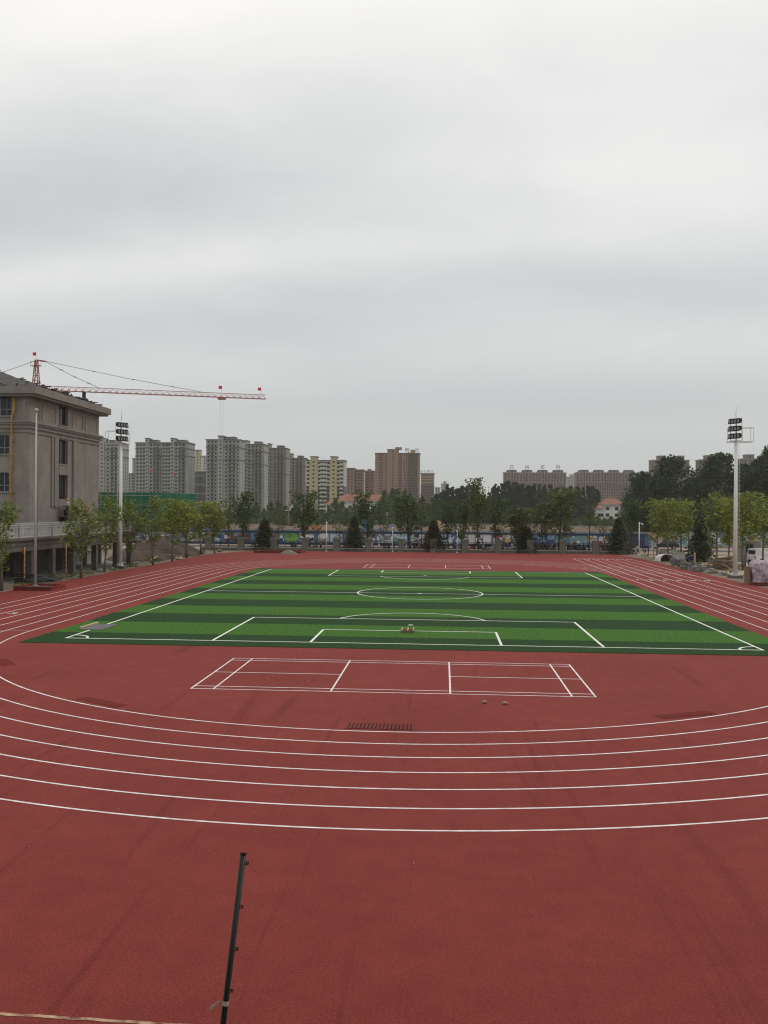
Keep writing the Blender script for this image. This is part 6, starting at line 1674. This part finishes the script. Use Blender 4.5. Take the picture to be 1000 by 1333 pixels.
# tarpaulin covered stack
p = gnd(985, 763); sx, sy, sz_ = 1.35, 1.25, 2.15
tc_ = thing('covered_stack', 'brick stack under a lilac print tarpaulin at the right edge', 'covered stack', (27.45, 77.0, -.05))
zt_ = zat(985, 728, 76) + .05
bm = bmesh.new(); bmesh.ops.create_cube(bm, size=2); bmesh.ops.subdivide_edges(bm, edges=bm.edges[:], cuts=22, use_grid_fill=True)
for v in bm.verts:
    c = v.co.copy(); ang_ = math.atan2(c.y, c.x); zz_ = (c.z + 1) / 2
    q5 = Vector((c.x * 1.6, c.y * 1.6, c.z * 1.3))
    fold = math.sin(ang_ * 7 + 3.5 * noise.noise(Vector((c.x, c.y, c.z * .8))) + 1.5 * zz_)
    rr_ = 1 + .07 * fold * (1.15 - .7 * zz_) + .13 * noise.noise(q5) + .07 * noise.noise(q5 * 2.7) + .03 * noise.noise(q5 * 6)
    kk_ = max((abs(c.x) ** 3.2 + abs(c.y) ** 3.2) ** (1 / 3.2), max(abs(c.x), abs(c.y))) / max(abs(c.x), abs(c.y), .001)
    rr_ /= kk_
    hump = .30 * noise.noise(Vector((c.x * 1.5 + 2, c.y * 1.5, 1))) - .28 * max(abs(c.x), abs(c.y)) ** 3
    z = zz_ * (zt_ - .1 + hump)
    z = max(z, .14 + .22 * noise.noise(Vector((c.x * 2, c.y * 2, 7))) + .25 * max(0, c.x))
    tap = 1.04 - .16 * zz_ + .05 * math.sin(zz_ * 5 + c.x * 2)
    v.co = Vector((c.x * sx * rr_ * tap / 1.02, c.y * sy * rr_ * tap / 1.02, z))
me = bpy.data.meshes.new('tarpaulin'); bm.to_mesh(me); bm.free(); me.materials.append(M_cloth_lilac)
for f in me.polygons: f.use_smooth = True
link('tarpaulin', me, tc_)
bq = MB(); bq.box(-.11, .11, -.055, .055, 0, .06); bme = bq.mesh('brick', mat('red_brick', (.27, .13, .085), .9, .2, 8))
for k_ in range(6):
    for i in range(9):
        link('brick', bme, tc_, (-.2 + i * .235 + (k_ % 2) * .05, -1.22, k_ * .064))
q = MB(); q.box(-.78, .78, -.75, .75, 0.001, zt_ * .55); q.build('brick_core', M_dirt, tc_)
q = MB(); q.box(-1.62, -1.45, -.5, .5, 0, 1.55); q.build('timber_side', M_wood, tc_)
q = MB(); q.box(-1.8, 1.3, -1.55, -1.35, 0, .3); q.build('red_kerb', M_red_dark, tc_)
# blue post
p = gnd(970, 750); t = thing('blue_post', 'thin dark blue post between the mast and the lilac tarpaulin', 'post', (max(p.x, 26.4), p.y, -.05))
q = MB(); q.tube([(0, 0, 0), (0, 0, zat(970, 722, p.y))], [.09, .09], 8); q.build('post', mat('blue_post_paint', (.02, .05, .12), .5), t); q = MB(); q.box(-.2, .2, -.2, .2, 0, .06); q.build('foot_plate', M_steel, t)
# low grey yard wall and grey containers
Y = 124; q = MB(); x0, x1 = xat(918, Y), xat(1080, Y); q.box(x0, x1, 0, .25, -.1, zat(940, 716.5, Y)); w_ = q.build('yard_wall', M_conc_d); tag(w_, 'low grey wall at the back of the sandy yard', 'wall')
Y = 112; x0, x1 = xat(963, Y), xat(991, Y); t = thing('site_container', 'grey site container behind the right floodlight mast', 'container', (x0, Y, -.05)); W = x1 - x0; H = zat(975, 703, Y)
q = MB(); q.box(0, W, 0, 2.4, 0, H); q.build('container_shell', M_conc, t)
q = MB(); x = .06
while x < W: q.box(x, x + .10, -.04, -.002, .1, H - .1); x += .24
q.build('corrugation', M_conc, t, kind='stuff')
q = MB(); q.box(W * .3, W * .62, -.08, -.043, 1.2, H - .4); q.build('window', M_glass, t)
# white sign board
Y = 121; t = thing('sign_board', 'blank white sign board on a post beside the person in blue', 'sign', (xat(851.5, Y), Y, -.05))
q = MB(); q.box(-.3, .3, -.03, .03, zat(851, 711.5, Y), zat(851, 704.5, Y)); q.build('board', M_whitewall, t); q = MB(); q.tube([(0, .06, 0), (0, .06, zat(851, 706, Y))], [.04, .04], 6); q.build('post', M_wood, t)
# upturned white tub
p = gnd(860, 731); t = thing('white_tub', 'white plastic tub lying on its side by the track edge', 'tub', (p.x + .7, p.y + .6, -.05), .25)
q = MB(); n = 18; prof = []
for i in range(n + 1):
    a_ = math.pi * i / n; prof.append((math.cos(a_) * 1.0, .05 + math.sin(a_) ** .6 * .98))
for i in range(n):
    (xa_, za_), (xb_, zb_) = prof[i], prof[i + 1]
    q.hexa([(xa_, -.6, za_), (xb_, -.6, zb_), (xb_, .7, zb_ * .9), (xa_, .7, za_ * .9), (xa_ * .9, -.6, za_ * .9), (xb_ * .9, -.6, zb_ * .9), (xb_ * .9, .7, zb_ * .8), (xa_ * .9, .7, za_ * .8)])
q.build('shell', M_whitewall, t)
q = MB(); q.face([(x, .68, z * .88) for x, z in prof]); q.build('bottom', M_conc_d, t)
# pale boards leaning beside it
p = gnd(868, 733); t = thing('leaning_boards', 'pale grey boards leaning beside the white tub', 'boards', (p.x + .9, p.y + .8, -.05))
for i in range(4):
    q = MB(); q.hexa([(i * .3, -.5, 0), (i * .3 + .6, -.5, 0), (i * .3 + .6, -.44, 0), (i * .3, -.44, 0), (i * .3 + .1, .3 - i * .05, 1.3), (i * .3 + .5, .3 - i * .05, 1.3), (i * .3 + .5, .36 - i * .05, 1.3), (i * .3 + .1, .36 - i * .05, 1.3)]); q.build('board', M_conc, t)
q = MB(); p = at(904.5, 727, 102); q.box(-.08, .08, -.08, .08, 0, zat(904, 719, 102)); o = q.build('wooden_stake', M_wood_p); o.location = (xat(905, 102), 102, -.03); tag(o, 'pale wooden stake right of the bending worker', 'stake')

# two red balloons over the grey pair of towers
for u, v, Y, side in ((197, 612, 330, 'left'), (228, 617, 330, 'right')):
    c = at(u, v, Y); t = thing('advertising_balloon', 'red balloon floating before the %s grey tower of the pair' % side, 'balloon', (c.x, c.y, -.1))
    q = MB(); q.ball((0, 0, c.z), .5 * Y / 330, 14, 10, sq=(.85, .85, 1.15)); q.build('envelope', M_flag, t)
    q = MB(); q.tube([(0, 0, 0), (0, 0, c.z - .5)], [.02, .02], 4); q.build('tether', M_cable, t)

# ------------------------------------------------------------------ air
HAZE = 0.00015
if HAZE:
    q = MB(); q.box(-2700, 2700, -90, 3000, -1.6, 82); hz = q.build('haze', [], None, kind='stuff')
    M = bpy.data.materials.new('haze_air'); M.use_nodes = True; nt = M.node_tree; nt.nodes.clear()
    o_ = nt.nodes.new('ShaderNodeOutputMaterial'); v_ = nt.nodes.new('ShaderNodeVolumePrincipled')
    v_.inputs['Color'].default_value = (.95, .94, .91, 1); v_.inputs['Density'].default_value = HAZE; v_.inputs['Anisotropy'].default_value = 0.2
    nt.links.new(v_.outputs[0], o_.inputs['Volume']); hz.data.materials.append(M)
